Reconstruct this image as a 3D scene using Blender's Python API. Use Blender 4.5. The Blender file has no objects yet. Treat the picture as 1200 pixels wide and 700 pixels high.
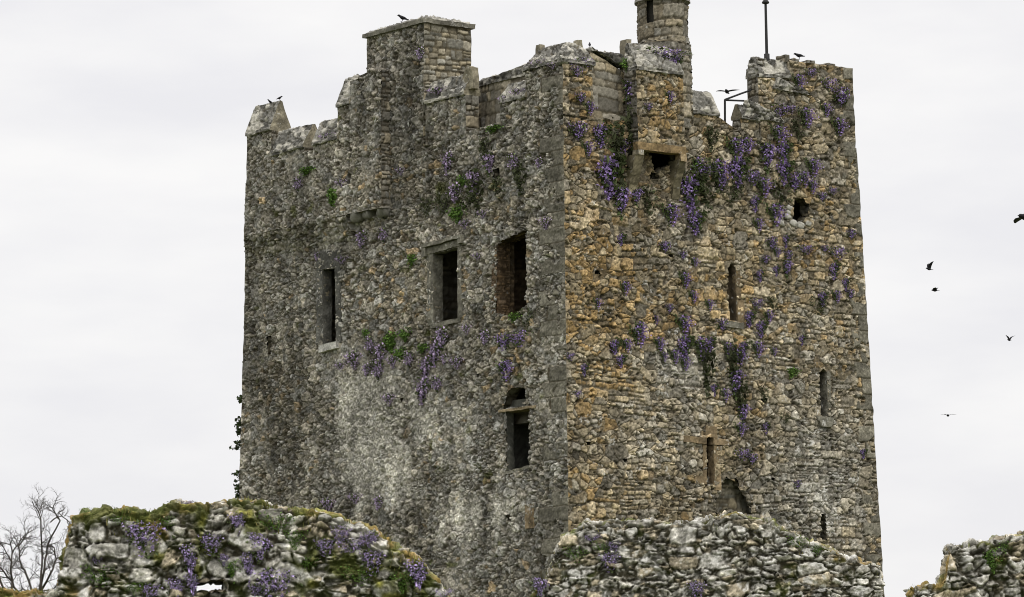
import bpy, math, random
import numpy as np

# ------------------------------------------------------------------ camera, sky, sun, exposure
F, CX, CY = 4600.0, 600.0, 350.0
PITCH, ROLL = math.radians(7.0), -0.0155
CAM = np.array([0.0, 0.0, 1.7])
scene = bpy.context.scene
col = scene.collection

def _rx(a):
    c, s = math.cos(a), math.sin(a); return np.array([[1, 0, 0], [0, c, -s], [0, s, c]])
def _rz(a):
    c, s = math.cos(a), math.sin(a); return np.array([[c, -s, 0], [s, c, 0], [0, 0, 1]])
RC = _rx(math.pi / 2 + PITCH) @ _rz(ROLL)

cam_data = bpy.data.cameras.new('camera')
cam = bpy.data.objects.new('camera', cam_data)
col.objects.link(cam)
cam_data.sensor_fit = 'HORIZONTAL'; cam_data.sensor_width = 36.0
cam_data.lens = 36.0 * F / 1200.0
cam_data.clip_start = 0.5; cam_data.clip_end = 6000
from mathutils import Matrix, Vector
M4 = Matrix.Identity(4)
for i in range(3):
    for j in range(3): M4[i][j] = RC[i, j]
    M4[i][3] = CAM[i]
cam.matrix_world = M4
scene.camera = cam

SUN_EL, SUN_AZ = math.radians(52), math.radians(150)      # azimuth clockwise from +Y
world = bpy.data.worlds.new('World'); scene.world = world
world.use_nodes = True
nt = world.node_tree; nt.nodes.clear()
def wn(t, **k):
    n = nt.nodes.new(t)
    for a, b in k.items(): setattr(n, a, b)
    return n
w_out = wn('ShaderNodeOutputWorld'); w_bg = wn('ShaderNodeBackground')
w_sky = wn('ShaderNodeTexSky'); w_sky.sky_type = 'NISHITA'; w_sky.sun_disc = False
w_sky.sun_elevation = SUN_EL; w_sky.sun_rotation = SUN_AZ
w_tc = wn('ShaderNodeTexCoord'); w_map = wn('ShaderNodeMapping'); w_map.inputs['Scale'].default_value = (4.0, 4.0, 13.0)
w_n = wn('ShaderNodeTexNoise'); w_n.inputs['Scale'].default_value = 2.6; w_n.inputs['Detail'].default_value = 5; w_n.inputs['Roughness'].default_value = .5
w_r = wn('ShaderNodeValToRGB')
w_r.color_ramp.elements[0].position = .36; w_r.color_ramp.elements[0].color = (8.3, 8.2, 8.42, 1)
w_r.color_ramp.elements[1].position = .66; w_r.color_ramp.elements[1].color = (9.45, 9.3, 9.2, 1)
w_sep = wn('ShaderNodeSeparateXYZ')
w_mr = wn('ShaderNodeMapRange'); w_mr.inputs['From Min'].default_value = 0.22; w_mr.inputs['From Max'].default_value = 1.0
w_mr.inputs['To Min'].default_value = 1.0; w_mr.inputs['To Max'].default_value = 2.4
w_vm = wn('ShaderNodeVectorMath', operation='SCALE')
w_mix = wn('ShaderNodeMix', data_type='RGBA'); w_mix.inputs['Factor'].default_value = .94
L = nt.links.new
L(w_tc.outputs['Generated'], w_map.inputs['Vector']); L(w_map.outputs[0], w_n.inputs['Vector'])
L(w_n.outputs['Fac'], w_r.inputs[0])
L(w_tc.outputs['Generated'], w_sep.inputs[0]); L(w_sep.outputs['Z'], w_mr.inputs['Value'])
L(w_r.outputs[0], w_vm.inputs[0]); L(w_mr.outputs[0], w_vm.inputs['Scale'])
L(w_sky.outputs[0], w_mix.inputs['A']); L(w_vm.outputs[0], w_mix.inputs['B'])
L(w_mix.outputs['Result'], w_bg.inputs['Color']); L(w_bg.outputs[0], w_out.inputs[0])
w_bg.inputs['Strength'].default_value = 0.105

sun_d = bpy.data.lights.new('sun', 'SUN'); sun_d.energy = 1.35; sun_d.angle = math.radians(14); sun_d.color = (1, .96, .9)
sun = bpy.data.objects.new('sun', sun_d); col.objects.link(sun)
sdir = Vector((math.sin(SUN_AZ) * math.cos(SUN_EL), math.cos(SUN_AZ) * math.cos(SUN_EL), math.sin(SUN_EL)))
sun.rotation_euler = sdir.to_track_quat('Z', 'Y').to_euler()

vs = scene.view_settings
vs.view_transform = 'Standard'; vs.look = 'None'; vs.exposure = 0.0; vs.gamma = 1.0; vs.use_curve_mapping = False
scene.cycles.filter_width = 1.0; scene.cycles.max_bounces = 5; scene.cycles.diffuse_bounces = 3

# ------------------------------------------------------------------ noise
_rng = np.random.RandomState(7)
TAB = _rng.rand(8, 256, 256).astype(np.float32)
TAB3 = _rng.rand(4, 64, 64, 64).astype(np.float32)
def vn2(x, y, k=0):
    xi = np.floor(x).astype(np.int32); yi = np.floor(y).astype(np.int32)
    fx = (x - xi).astype(np.float32); fy = (y - yi).astype(np.float32)
    fx = fx * fx * (3 - 2 * fx); fy = fy * fy * (3 - 2 * fy)
    t = TAB[k % 8]; a = xi & 255; b = (xi + 1) & 255; c = yi & 255; d = (yi + 1) & 255
    return (t[a, c] * (1 - fx) + t[b, c] * fx) * (1 - fy) + (t[a, d] * (1 - fx) + t[b, d] * fx) * fy - .5
def fbm(x, y, k=0, o=3):
    s = 0; amp = 1.0
    for i in range(o):
        s = s + amp * vn2(x * 2 ** i + 17.3 * i, y * 2 ** i + 9.1 * i, k + i); amp *= .5
    return s
def vn3(p, k=0):
    i = np.floor(p).astype(np.int32); f = (p - i).astype(np.float32); f = f * f * (3 - 2 * f)
    t = TAB3[k % 4]; r = 0
    for dx in (0, 1):
        wx = f[:, 0] if dx else 1 - f[:, 0]
        for dy in (0, 1):
            wy = f[:, 1] if dy else 1 - f[:, 1]
            for dz in (0, 1):
                wz = f[:, 2] if dz else 1 - f[:, 2]
                r = r + wx * wy * wz * t[(i[:, 0] + dx) & 63, (i[:, 1] + dy) & 63, (i[:, 2] + dz) & 63]
    return r - .5
def fbm3(p, k=0, o=3):
    s = 0; a = 1.0
    for i in range(o):
        s = s + a * vn3(p * 2 ** i + 11.7 * i, k + i); a *= .5
    return s
def sst(a, b, x):
    t = np.clip((x - a) / (b - a), 0, 1); return t * t * (3 - 2 * t)

def vor2(x, y, jit, p, k=0, rowshift=True):
    """anisotropic cell pattern: nearest/second distances, id hashes of the nearest cell, local offset"""
    n = x.shape[0]
    f1 = np.full(n, 9, np.float32); f2 = np.full(n, 9, np.float32)
    ix = np.zeros(n, np.int32); iy = np.zeros(n, np.int32); ox = np.zeros(n, np.float32); oy = np.zeros(n, np.float32)
    yi = np.floor(y).astype(np.int32)
    for dj in (-1, 0, 1):
        cy = yi + dj
        sh = TAB[(k + 3) % 8][cy & 255, 5] if rowshift else np.float32(0)
        xs = x - sh
        xi = np.floor(xs).astype(np.int32)
        for di in (-1, 0, 1):
            cx = xi + di
            px = cx + .5 + jit * (TAB[k % 8][cx & 255, cy & 255] - .5)
            py = cy + .5 + jit * (TAB[(k + 1) % 8][cx & 255, cy & 255] - .5)
            dx = (xs - px).astype(np.float32); dy = (y - py).astype(np.float32)
            d = (np.abs(dx) ** p + np.abs(dy) ** p) ** (1.0 / p)
            m = d < f1
            f2 = np.where(m, f1, np.minimum(f2, d))
            ix = np.where(m, cx, ix); iy = np.where(m, cy, iy)
            ox = np.where(m, dx, ox); oy = np.where(m, dy, oy)
            f1 = np.where(m, d, f1)
    return f1, f2, ix, iy, ox, oy
def hsh(ix, iy, k): return TAB[k % 8][(ix * 7 + 31 * k) & 255, (iy * 5 + 17 * k + (ix >> 5)) & 255]

# ------------------------------------------------------------------ objects, tags, meshes
def link(o, parent=None):
    col.objects.link(o)
    if parent is not None: o.parent = parent
    return o
def empty(name, loc=(0, 0, 0)):
    o = bpy.data.objects.new(name, None); o.location = loc; o.empty_display_size = .3; return link(o)
def tag(o, label=None, cat=None, group=None, kind=None):
    if label: o['label'] = label
    if cat: o['category'] = cat
    if group: o['group'] = group
    if kind: o['kind'] = kind
    return o

class Acc:
    def __init__(s): s.v = []; s.c = []; s.q = []; s.n = 0
    def add(s, V, C, Q):
        s.v.append(np.asarray(V, np.float32)); s.c.append(np.asarray(C, np.float32)); s.q.append(np.asarray(Q, np.int32) + s.n); s.n += len(V)
    def build(s, name, mat, parent=None, smooth=True, origin=None):
        V = np.concatenate(s.v); C = np.concatenate(s.c); Q = np.concatenate(s.q)
        if origin is not None: V = V - np.asarray(origin, np.float32)
        me = bpy.data.meshes.new(name)
        me.vertices.add(len(V)); me.vertices.foreach_set('co', V.ravel())
        me.loops.add(Q.size); me.loops.foreach_set('vertex_index', Q.ravel())
        me.polygons.add(len(Q))
        k = Q.shape[1]
        me.polygons.foreach_set('loop_start', np.arange(0, Q.size, k, dtype=np.int32))
        me.polygons.foreach_set('use_smooth', np.full(len(Q), smooth))
        a = me.attributes.new('Col', 'FLOAT_COLOR', 'POINT')
        a.data.foreach_set('color', np.concatenate([C, np.ones((len(C), 1), np.float32)], 1).ravel())
        me.update(calc_edges=True); me.validate()
        me.materials.append(mat)
        o = bpy.data.objects.new(name, me)
        if origin is not None: o.location = origin
        return link(o, parent)

def mat_attr(name, rough=.95, speck=.35, fine=60, bump=.25, spec=.15, dist=.01):
    m = bpy.data.materials.new(name); m.use_nodes = True
    t = m.node_tree; N = t.nodes; b = N['Principled BSDF']
    at = N.new('ShaderNodeAttribute'); at.attribute_name = 'Col'
    tc = N.new('ShaderNodeTexCoord')
    n = N.new('ShaderNodeTexNoise'); n.inputs['Scale'].default_value = fine; n.inputs['Detail'].default_value = 4; n.inputs['Roughness'].default_value = .65
    mr = N.new('ShaderNodeMapRange'); mr.inputs['From Min'].default_value = .3; mr.inputs['From Max'].default_value = .7
    mr.inputs['To Min'].default_value = 1 - speck; mr.inputs['To Max'].default_value = 1 + speck
    sc = N.new('ShaderNodeVectorMath'); sc.operation = 'SCALE'
    t.links.new(tc.outputs['Object'], n.inputs['Vector']); t.links.new(n.outputs['Fac'], mr.inputs['Value'])
    t.links.new(at.outputs['Color'], sc.inputs[0]); t.links.new(mr.outputs[0], sc.inputs['Scale'])
    t.links.new(sc.outputs[0], b.inputs['Base Color'])
    b.inputs['Roughness'].default_value = rough; b.inputs['Specular IOR Level'].default_value = spec
    if bump:
        bp = N.new('ShaderNodeBump'); bp.inputs['Strength'].default_value = bump; bp.inputs['Distance'].default_value = dist
        t.links.new(n.outputs['Fac'], bp.inputs['Height']); t.links.new(bp.outputs[0], b.inputs['Normal'])
    return m
STONE = mat_attr('weathered_stone')
STONE_NEAR = mat_attr('weathered_limestone', fine=55, speck=.3, bump=.5, dist=.012)
LEAF = mat_attr('leaf', rough=.7, speck=.2, fine=30, bump=0)
PETAL = mat_attr('petal', rough=.8, speck=.2, fine=40, bump=0)
BARK = mat_attr('bark', rough=.95, speck=.3, fine=20, bump=.3)
FEATHER = mat_attr('black_feather', rough=.6, speck=.2, fine=60, bump=0)
IRON = mat_attr('dark_iron', rough=.6, speck=.2, fine=30, bump=.1)

# ------------------------------------------------------------------ pixels of the photograph -> rays / planes
def ray(x, y):
    d = np.stack([(np.asarray(x, float) - CX) / F, -(np.asarray(y, float) - CY) / F, -np.ones_like(np.asarray(x, float))], -1)
    return d @ RC.T
def at_plane(x, y, P0, N):
    d = ray(x, y); t = ((P0 - CAM) @ N) / (d @ N)
    return CAM + d * np.asarray(t)[..., None]
def project(P):
    q = (np.asarray(P) - CAM) @ RC; return CX - F * q[..., 0] / q[..., 2] , CY + F * q[..., 1] / q[..., 2]

# ------------------------------------------------------------------ tower frame of reference
AL = math.radians(52); BAT = .0247
dL = np.array([-math.cos(AL), math.sin(AL), 0]); dR = np.array([math.sin(AL), math.cos(AL), 0])
nL = -dR; nR = -dL
C0 = CAM + ray(659, 72) / ray(659, 72)[1] * 115.0
ZT = C0[2]
class Face:
    def __init__(s, d, n): s.d = d; s.n = n; s.N = n + np.array([0, 0, BAT]); s.N = s.N / np.linalg.norm(s.N)
    def pt(s, u, z, o=0.0):
        u = np.asarray(u, float); z = np.asarray(z, float)
        return C0 * np.array([1, 1, 0]) + ((ZT - z) * BAT + o)[..., None] * s.n + u[..., None] * s.d + z[..., None] * np.array([0, 0, 1.0])
    def px(s, x, y, o=0.0):
        P = at_plane(x, y, C0 + o * s.n, s.n + np.array([0, 0, BAT]))
        q = P - C0
        return q @ s.d, P[..., 2]
FL, FR = Face(dL, nL), Face(dR, nR)

def zone(faceuv, blobs, u, z):
    """soft patches of weathering, given as (x, y, rx, ry, weight) measured on the photograph and laid on the wall in metres"""
    s = np.zeros_like(u)
    for (x, y, rx, ry, w) in blobs:
        cu, cz = faceuv(x, y); eu, _ = faceuv(x + rx, y); _, ez = faceuv(x, y + ry)
        r2 = ((u - cu) / (eu - cu)) ** 2 + ((z - cz) / (ez - cz)) ** 2
        s = s + w * np.exp(-r2 * 1.2)
    return s

GREY = np.array([.226, .218, .192]); DARK = np.array([.072, .068, .056]); TAN = np.array([.262, .216, .138]); ORANGE = np.array([.33, .215, .085])
PALE = np.array([.43, .41, .35]); WHITE = np.array([.56, .55, .51]); MORTAR = np.array([.080, .068, .046]); MOSS = np.array([.075, .080, .022])
QUOIN = np.array([.135, .126, .098])
def mix(a, b, t): return a * (1 - t[:, None]) + b * t[:, None]

def stones(u, v, sw, sh, jit, p, k, big=.3, wob=.10):
    """rubble pattern with big stones among small ones -> edge distance (m-ish), ids, tilt"""
    wu = wob * fbm(u / .55, v / .55, k, 2); wv = .8 * wob * fbm(u / .6 + 40, v / .4, k + 2, 2)
    x = (u + wu); y = (v + wv)
    y = y + sh * 1.3 * vn2(np.zeros_like(y) + .5, y / (sh * 4.1), k + 4)
    B = vor2(x / (sw * 1.75), y / (sh * 1.75), jit, p, k)
    S = vor2(x / sw, y / sh, jit, p, k + 2)
    hb = hsh(B[2], B[3], k + 1); useb = hb < big
    eB = (B[1] - B[0]) * 1.75 * min(sw, sh); eS = np.minimum((S[1] - S[0]) * min(sw, sh), eB * 1.2)
    e = np.where(useb, eB, eS)
    ix = np.where(useb, B[2] + 91, S[2]); iy = np.where(useb, B[3] + 57, S[3])
    ox = np.where(useb, B[4], S[4]); oy = np.where(useb, B[5], S[5])
    return e, ix, iy, ox, oy

def stone_fields(u, v, sw, sh, jit, p, k, big=.3, joint=.05, relief=.06, wob=.10, rough=.02):
    e, ix, iy, ox, oy = stones(u, v, sw, sh, jit, p, k, big, wob)
    e = e + .018 * vn2(u / .05, v / .05, k + 5)
    r1, r2, r3, r4 = (hsh(ix, iy, k + i) for i in (2, 3, 4, 5))
    body = sst(.0, joint, e)
    d = relief * (body * (.55 + .75 * r1) - .75) + relief * .9 * body * (ox * (r2 - .5) + oy * (r3 - .5))
    d = d + rough * fbm(u / .09, v / .09, k + 1, 3)
    return d, body, r1, r2, r3, r4

def coursed(u, v, H, Wd, k, joint=.05, relief=.07, wob=.06, rough=.02, p2=.5):
    """rough courses: tall cells each filled by one block, or by two or three layers of flatter stones"""
    u0, v0 = u, v
    u = u + wob * fbm(u0 / .35, v0 / .3, k, 3); v = v + wob * .55 * fbm(u0 / .9 + 31, v0 / .6, k + 2, 2) + .02 * vn2(u0 / .16, v0 / .16, k + 3)
    v = v + H * .9 * vn2(u0 / 5.0, v / (H * 3.3), k + 4)
    yr = v / H; R = np.floor(yr).astype(np.int32); fy = yr - R
    wr = Wd * (.7 + .7 * TAB[(k + 5) % 8][R & 255, 11]); xs = u / wr + 9 * TAB[k % 8][R & 255, 3]
    X = np.floor(xs).astype(np.int32)
    def bound(c): return c + .6 * (TAB[(k + 1) % 8][c & 255, R & 255] - .5)
    X = np.where(xs < bound(X), X - 1, np.where(xs > bound(X + 1), X + 1, X))
    b0 = bound(X); b1 = bound(X + 1); w = (b1 - b0) * wr; fx = (xs - b0) / (b1 - b0)
    t = hsh(X, R, k + 2); t2 = hsh(X + 3, R, k + 6)
    ny = np.where(t < .30, 1, np.where(t < .30 + p2, 2, 3))
    g = np.exp(.9 * (t2 - .5)); fy = np.clip(fy, 0, 1) ** g
    Y = np.minimum(np.floor(fy * ny), ny - 1).astype(np.int32); gy = fy * ny - Y
    t3 = hsh(X * 3 + 1, R * 4 + Y, k + 3)
    nx = np.where(ny == 1, np.where(t3 < .6, 1, 2), np.where(t3 < .14, 1, np.where(t3 < .66, 2, 3)))
    hx = np.clip(fx, 0, 1) ** np.exp(1.0 * (hsh(X, R * 4 + Y, k + 7) - .5))
    Z = np.minimum(np.floor(hx * nx), nx - 1).astype(np.int32); gx = hx * nx - Z
    ix = X * 4 + Z; iy = R * 4 + Y
    r1, r2, r3, r4 = (hsh(ix, iy, k + i) for i in (2, 3, 4, 5)); r5 = hsh(ix + 7, iy, k + 6)
    sw_ = w / nx; sh_ = H / ny
    du = np.minimum(gx, 1 - gx) * sw_; dv = np.minimum(gy * sh_, (1 - gy) * sh_ - .02 * r5)
    tl = (r3 - .5) * .35; dv = dv - np.abs(tl) * np.abs(gx - .5) * sh_ * .5
    rc = .035; a = np.maximum(rc - du, 0); b = np.maximum(rc - dv, 0)
    e = np.minimum(np.minimum(du, dv), rc - np.sqrt(a * a + b * b)) + .028 * vn2(u0 / .045, v0 / .045, k + 5) + .024 * vn2(u0 / .11, v0 / .11, k + 6)
    body = sst(-.004, joint, e)
    d = relief * (body * (.5 + .8 * r1) - .75) + relief * .9 * body * ((gx - .5) * (r2 - .5) + (gy - .5) * (r3 - .5)) + rough * fbm(u0 / .09, v0 / .09, k + 1, 3)
    return d, body, r1, r2, r3, r4

def finish(c, u, v, k, body, lich=0.0, salt=.30, stain=.25):
    n = vn2(u / .05, v / .06, k) + .9 * vn2(u / .026 + 5, v / .026, k + 1)
    c = c * np.exp(salt * 1.6 * n)[:, None]
    c = c * (1 + stain * 1.6 * fbm(u / 1.3, v / 2.2, k + 3, 3))[:, None]
    ln = .6 * vn2(u / .035, v / .035, k + 4) + .35 * vn2(u / .09, v / .09, k + 6) + .55 * fbm(u / .35, v / .35, k + 5, 2)
    w = sst(.40, .66, ln + lich * .6) * .8
    return mix(c, WHITE, w)

def style_left(P):
    u = (P - C0) @ dL; v = P[:, 2]
    d, body, r1, r2, r3, r4 = stone_fields(u, v, .21, .15, .95, 2.3, 0, big=.30, joint=.032, relief=.055, wob=.24, rough=.085)
    pit = sst(.30, .42, fbm(u / .16, v / .20, 6, 3)); d = d - .07 * pit; body = body * (1 - .8 * pit)
    f = FL.px
    tanz = zone(f, [(470, 350, 60, 60, .35), (600, 420, 22, 60, .6), (590, 240, 30, 30, .35), (330, 470, 40, 90, .25), (480, 560, 40, 40, .25), (470, 210, 35, 30, .3)], u, v)
    palez = zone(f, [(422, 485, 34, 62, 1.25), (445, 560, 48, 42, 1.0), (470, 470, 40, 40, .5), (560, 605, 70, 50, .6), (515, 510, 45, 60, .4), (540, 330, 30, 50, .2), (590, 170, 40, 30, .2)], u, v)
    darkz = zone(f, [(330, 530, 36, 70, .6), (510, 235, 60, 28, .5), (320, 420, 50, 60, .3), (420, 290, 40, 30, .25), (475, 130, 20, 60, .25)], u, v)
    pz = sst(.3, .75, palez - .35 * darkz + .5 * fbm(u / .45, v / .7, 1, 4))
    fl_ = np.clip(sst(.05, .4, fbm(u / .6, v / .9, 7, 3) + .45 * pz - .25 * darkz), 0, .9); body = np.maximum(body, fl_); d = d * (1 - .45 * fl_)
    lum = (.5 + .95 * r1) * (1 - .35 * fl_) + .35 * fl_
    c = GREY[None] * lum[:, None]
    c = mix(c, TAN * 1.0 * lum[:, None], np.clip(.16 + .4 * (r2 - .5) + .8 * tanz, 0, 1) * (r2 > .3))
    c = mix(c, ORANGE * lum[:, None], ((r3 + .4 * tanz) > .99) * .5)
    c = mix(c, PALE * (.7 + .5 * r1)[:, None], np.clip(pz * (.6 + .5 * r4), 0, .9))
    c = mix(c, DARK * (.7 + .6 * r2)[:, None], np.clip(darkz * (.4 + r3) + .5 * (r4 > .85) - palez, 0, .85))
    c = mix(np.broadcast_to(MORTAR * .95, c.shape) + palez[:, None] * .09, c, body)
    mz = sst(.25, .5, fbm(u / .5, v / .35, 5, 3) + zone(f, [(535, 225, 40, 30, .35), (360, 245, 50, 16, .4), (460, 400, 50, 14, .3)], u, v) - .18) * .75
    c = mix(c, MOSS * (1 + .0 * u)[:, None], mz)
    c = 1.16 * c * np.exp(.75 * np.minimum(fbm(u / .3, v / 2.6, 4, 3), 0) + .5 * fbm(u / 1.6, v / 1.2, 2, 3))[:, None]
    wz = zone(f, [(480, 560, 60, 40, .4), (420, 480, 30, 50, .25), (560, 530, 40, 50, .45)], u, v)
    c = finish(c, u, v, 0, body, lich=.14 + .5 * wz, salt=.62)
    # dressed corner stones, long and short
    row = np.floor(v / .46); ln = np.where((row.astype(int) & 1) == 0, 1.0, .55) + .3 * (TAB[2][(row.astype(int)) & 255, 9] - .5)
    fv = (v / .46 - row) * .46
    inq = (u + .25 * fbm(u / .3, v / .3, 6, 3) < ln) & (u > -2) & (TAB[3][(row.astype(int)) & 255, 40] < .75) & (fbm(u / .5, v / .5, 3, 3) < .24)
    eq = np.minimum(np.minimum(fv, .46 - fv), ln - u)
    q = sst(0, .03, eq)
    qc = (QUOIN * (1.0 + .5 * (TAB[4][row.astype(int) & 255, 77] - .5)[:, None])) * np.exp(.8 * vn2(u / .05, v / .04, 3) + .5 * vn2(u / .026, v / .02, 4) + .5 * fbm(u / .3, v / .2, 1, 3))[:, None]
    qc = mix(np.broadcast_to(MORTAR, qc.shape), qc, q)
    c = np.where(inq[:, None], qc, c); d = np.where(inq, .02 * q + .03 * fbm(u / .12, v / .12, 2, 3), d)
    return d, c

def style_right(P):
    u = (P - C0) @ dR; v = P[:, 2]
    f = FR.px
    t = sst(-.35, .35, (15.2 - v) * .25 + fbm(u / 2.5, v / 2.0, 6, 2))       # thin courses low on the wall, larger blocks above
    A = coursed(u, v, .40, .52, 1, joint=.035, relief=.06, wob=.12, rough=.05, p2=.62)
    B = coursed(u, v, .32, .46, 4, joint=.03, relief=.055, wob=.10, rough=.05)
    E = stone_fields(u, v, .29, .20, .85, 3.0, 1, big=.25, joint=.032, relief=.058, wob=.14, rough=.045)
    t2 = fbm(u / 1.1 + 4, v / .9, 3, 3) > -.16
    d, body, r1, r2, r3, r4 = (np.where(t2, e_, np.where(t > .5, b, a)) for a, b, e_ in zip(A, B, E))
    palez0 = zone(f, [(800, 430, 30, 26, .9), (770, 425, 20, 20, .4), (960, 560, 50, 50, .35)], u, v)
    fl_ = np.clip(sst(.12, .4, fbm(u / .7, v / .6, 7, 3) + .5 * palez0), 0, .65); body = np.maximum(body, fl_)
    orz = zone(f, [(710, 345, 60, 75, 1.0), (700, 270, 40, 50, .4), (690, 180, 30, 60, .35), (720, 390, 50, 30, .5), (700, 450, 35, 60, .4), (800, 370, 50, 50, .35), (870, 340, 40, 60, .35), (775, 130, 30, 50, .9), (940, 280, 60, 40, .4), (690, 600, 30, 40, .35), (880, 480, 50, 50, .3), (830, 510, 25, 20, .4), (960, 270, 50, 70, .25), (690, 100, 40, 40, .2)], u, v)
    greyz = zone(f, [(800, 440, 45, 40, .65), (780, 520, 60, 50, .4), (960, 520, 60, 70, .75), (960, 600, 70, 50, .8), (800, 270, 40, 40, .3), (900, 440, 40, 40, .35), (900, 590, 40, 40, .3)], u, v)
    palez = zone(f, [(800, 430, 30, 26, .85), (960, 560, 60, 60, .35), (930, 265, 22, 16, .5), (950, 380, 30, 40, .2)], u, v)
    darkz = zone(f, [(780, 200, 30, 40, .35), (860, 590, 25, 25, .5), (900, 230, 60, 30, .35), (840, 250, 30, 40, .3), (980, 130, 40, 50, .35)], u, v)
    lum = .42 + .95 * r1
    c = mix(GREY[None] * 1.08 * lum[:, None], TAN * lum[:, None], np.clip(.74 + .9 * (r2 - .5) + .35 * orz - .45 * greyz, 0, 1))
    c = mix(c, ORANGE * (.6 + .5 * r1)[:, None], np.clip(((r3 + .55 * orz - .45 * greyz) - .72) * 2.2 + .45 * fbm(u / .4, v / .3, 2, 2), 0, .75))
    c = mix(c, PALE * (.7 + .5 * r1)[:, None], np.clip((palez + .25 * greyz) * (.3 + r4), 0, .8))
    c = mix(c, DARK * (.7 + .6 * r2)[:, None], np.clip(darkz * (.4 + r3) + .55 * (r4 > .88), 0, .8))
    c = mix(np.broadcast_to(MORTAR * 1.05, c.shape) + .10 * palez[:, None], c, body)
    c = 1.16 * c * np.exp(.7 * np.minimum(fbm(u / .22, v / 2.2, 4, 3), 0) + .25 * fbm(u / .8, v / .8, 2, 2))[:, None]
    pit = sst(.30, .42, fbm(u / .17, v / .15, 6, 3)); d = d - .07 * pit; c = mix(c, MORTAR[None] * .6 + 0 * c, pit * .6)
    c = finish(c, u, v, 2, body, lich=.08 + .34 * palez + .18 * greyz, salt=.6, stain=.3)
    row = np.floor(v / .5).astype(int); wR_ = WR + (ZT - v) * BAT
    ln = np.where((row & 1) == 0, .72, .40); fv = v - row * .5
    du = wR_ - u
    inq = (du + .2 * fbm(u / .3, v / .3, 6, 3) < ln) & (fbm(u / .5, v / .5, 3, 3) < .2)
    q = sst(0, .03, np.minimum(np.minimum(fv, .5 - fv), ln - du))
    qc = QUOIN * 1.05 * (1 + .6 * (TAB[4][row & 255, 7] - .5))[:, None] * np.exp(.9 * vn2(u / .04, v / .04, 3) + .5 * vn2(u / .02, v / .02, 4) + .7 * fbm(u / .35, v / .2, 1, 3))[:, None]
    qc = mix(np.broadcast_to(MORTAR, qc.shape), qc, q)
    ok = inq & (TAB[5][row & 255, 3] < .8)
    c = np.where(ok[:, None], qc, c); d = np.where(ok, .03 * q + .03 * fbm(u / .12, v / .12, 2, 3), d)
    return d, c

def uvgen(P, N):
    """style coordinates of any face from its own normal, in metres"""
    if abs(N[2]) > .8: return P @ dL, P @ dR
    h = np.cross([0, 0, 1.0], N); h = h / np.linalg.norm(h); up = np.cross(N, h)
    return P @ h, P @ up
def style_generic(N, sw=.30, sh=.19, tint=(1, 1, 1), lich=0.0, k=1, relief=.05, tan=.35, joint=.05, moss=0.0):
    tint = np.array(tint)
    def f(P):
        u, v = uvgen(P, N)
        d, body, r1, r2, r3, r4 = coursed(u, v, sh * 1.9, sw * 1.9, k, joint=joint * .7, relief=relief, wob=.06)
        lum = .55 + .9 * r1
        c = mix(GREY[None] * lum[:, None], TAN * lum[:, None], np.clip(tan + .8 * (r2 - .5), 0, 1))
        c = mix(c, DARK * (.7 + .6 * r2)[:, None], .6 * (r4 > .8))
        c = mix(np.broadcast_to(MORTAR, c.shape), c, body)
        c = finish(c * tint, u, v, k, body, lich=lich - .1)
        if moss: c = mix(c, MOSS[None] * (1 + 0 * u)[:, None], sst(.1, .4, fbm(u / .3, v / .3, k + 2, 3) + moss - .3) * .8)
        return d, c
    return f
def style_ashlar(N, base=QUOIN, k=3, rough=.012, lich=0.0):
    base = np.array(base)
    def f(P):
        u, v = uvgen(P, N)
        c = base * np.exp(.8 * fbm(u / .35, v / .35, k, 4) + .7 * vn2(u / .05, v / .05, k + 1) + .5 * vn2(u / .025, v / .025, k + 2))[:, None]
        ln = .6 * vn2(u / .035, v / .035, k + 4) + .35 * vn2(u / .09, v / .09, k + 6) + .55 * fbm(u / .35, v / .35, k + 5, 2)
        c = mix(c, WHITE, sst(.34, .6, ln + lich) * .75)
        return rough * 2 * fbm(u / .14, v / .14, k, 3), c
    return f
def style_coping(N, k=2):
    def f(P):
        u, v = uvgen(P, N)
        d, body, r1, r2, r3, r4 = stone_fields(u, v, .6, .45, .7, 3, k, big=.2, joint=.035, relief=.08, wob=.16, rough=.09)
        c = GREY[None] * .72 * (.45 + .9 * r1)[:, None]
        c = mix(np.broadcast_to(MORTAR, c.shape), c, body)
        c = finish(c, u, v, k, body, lich=.1, salt=.6)
        m = sst(.02, .3, fbm(u / .26, v / .26, k + 1, 4)) * .9
        c = mix(c, PALE * np.exp(.5 * vn2(u / .04, v / .04, 6))[:, None], m)
        return d, c
    return f

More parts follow.
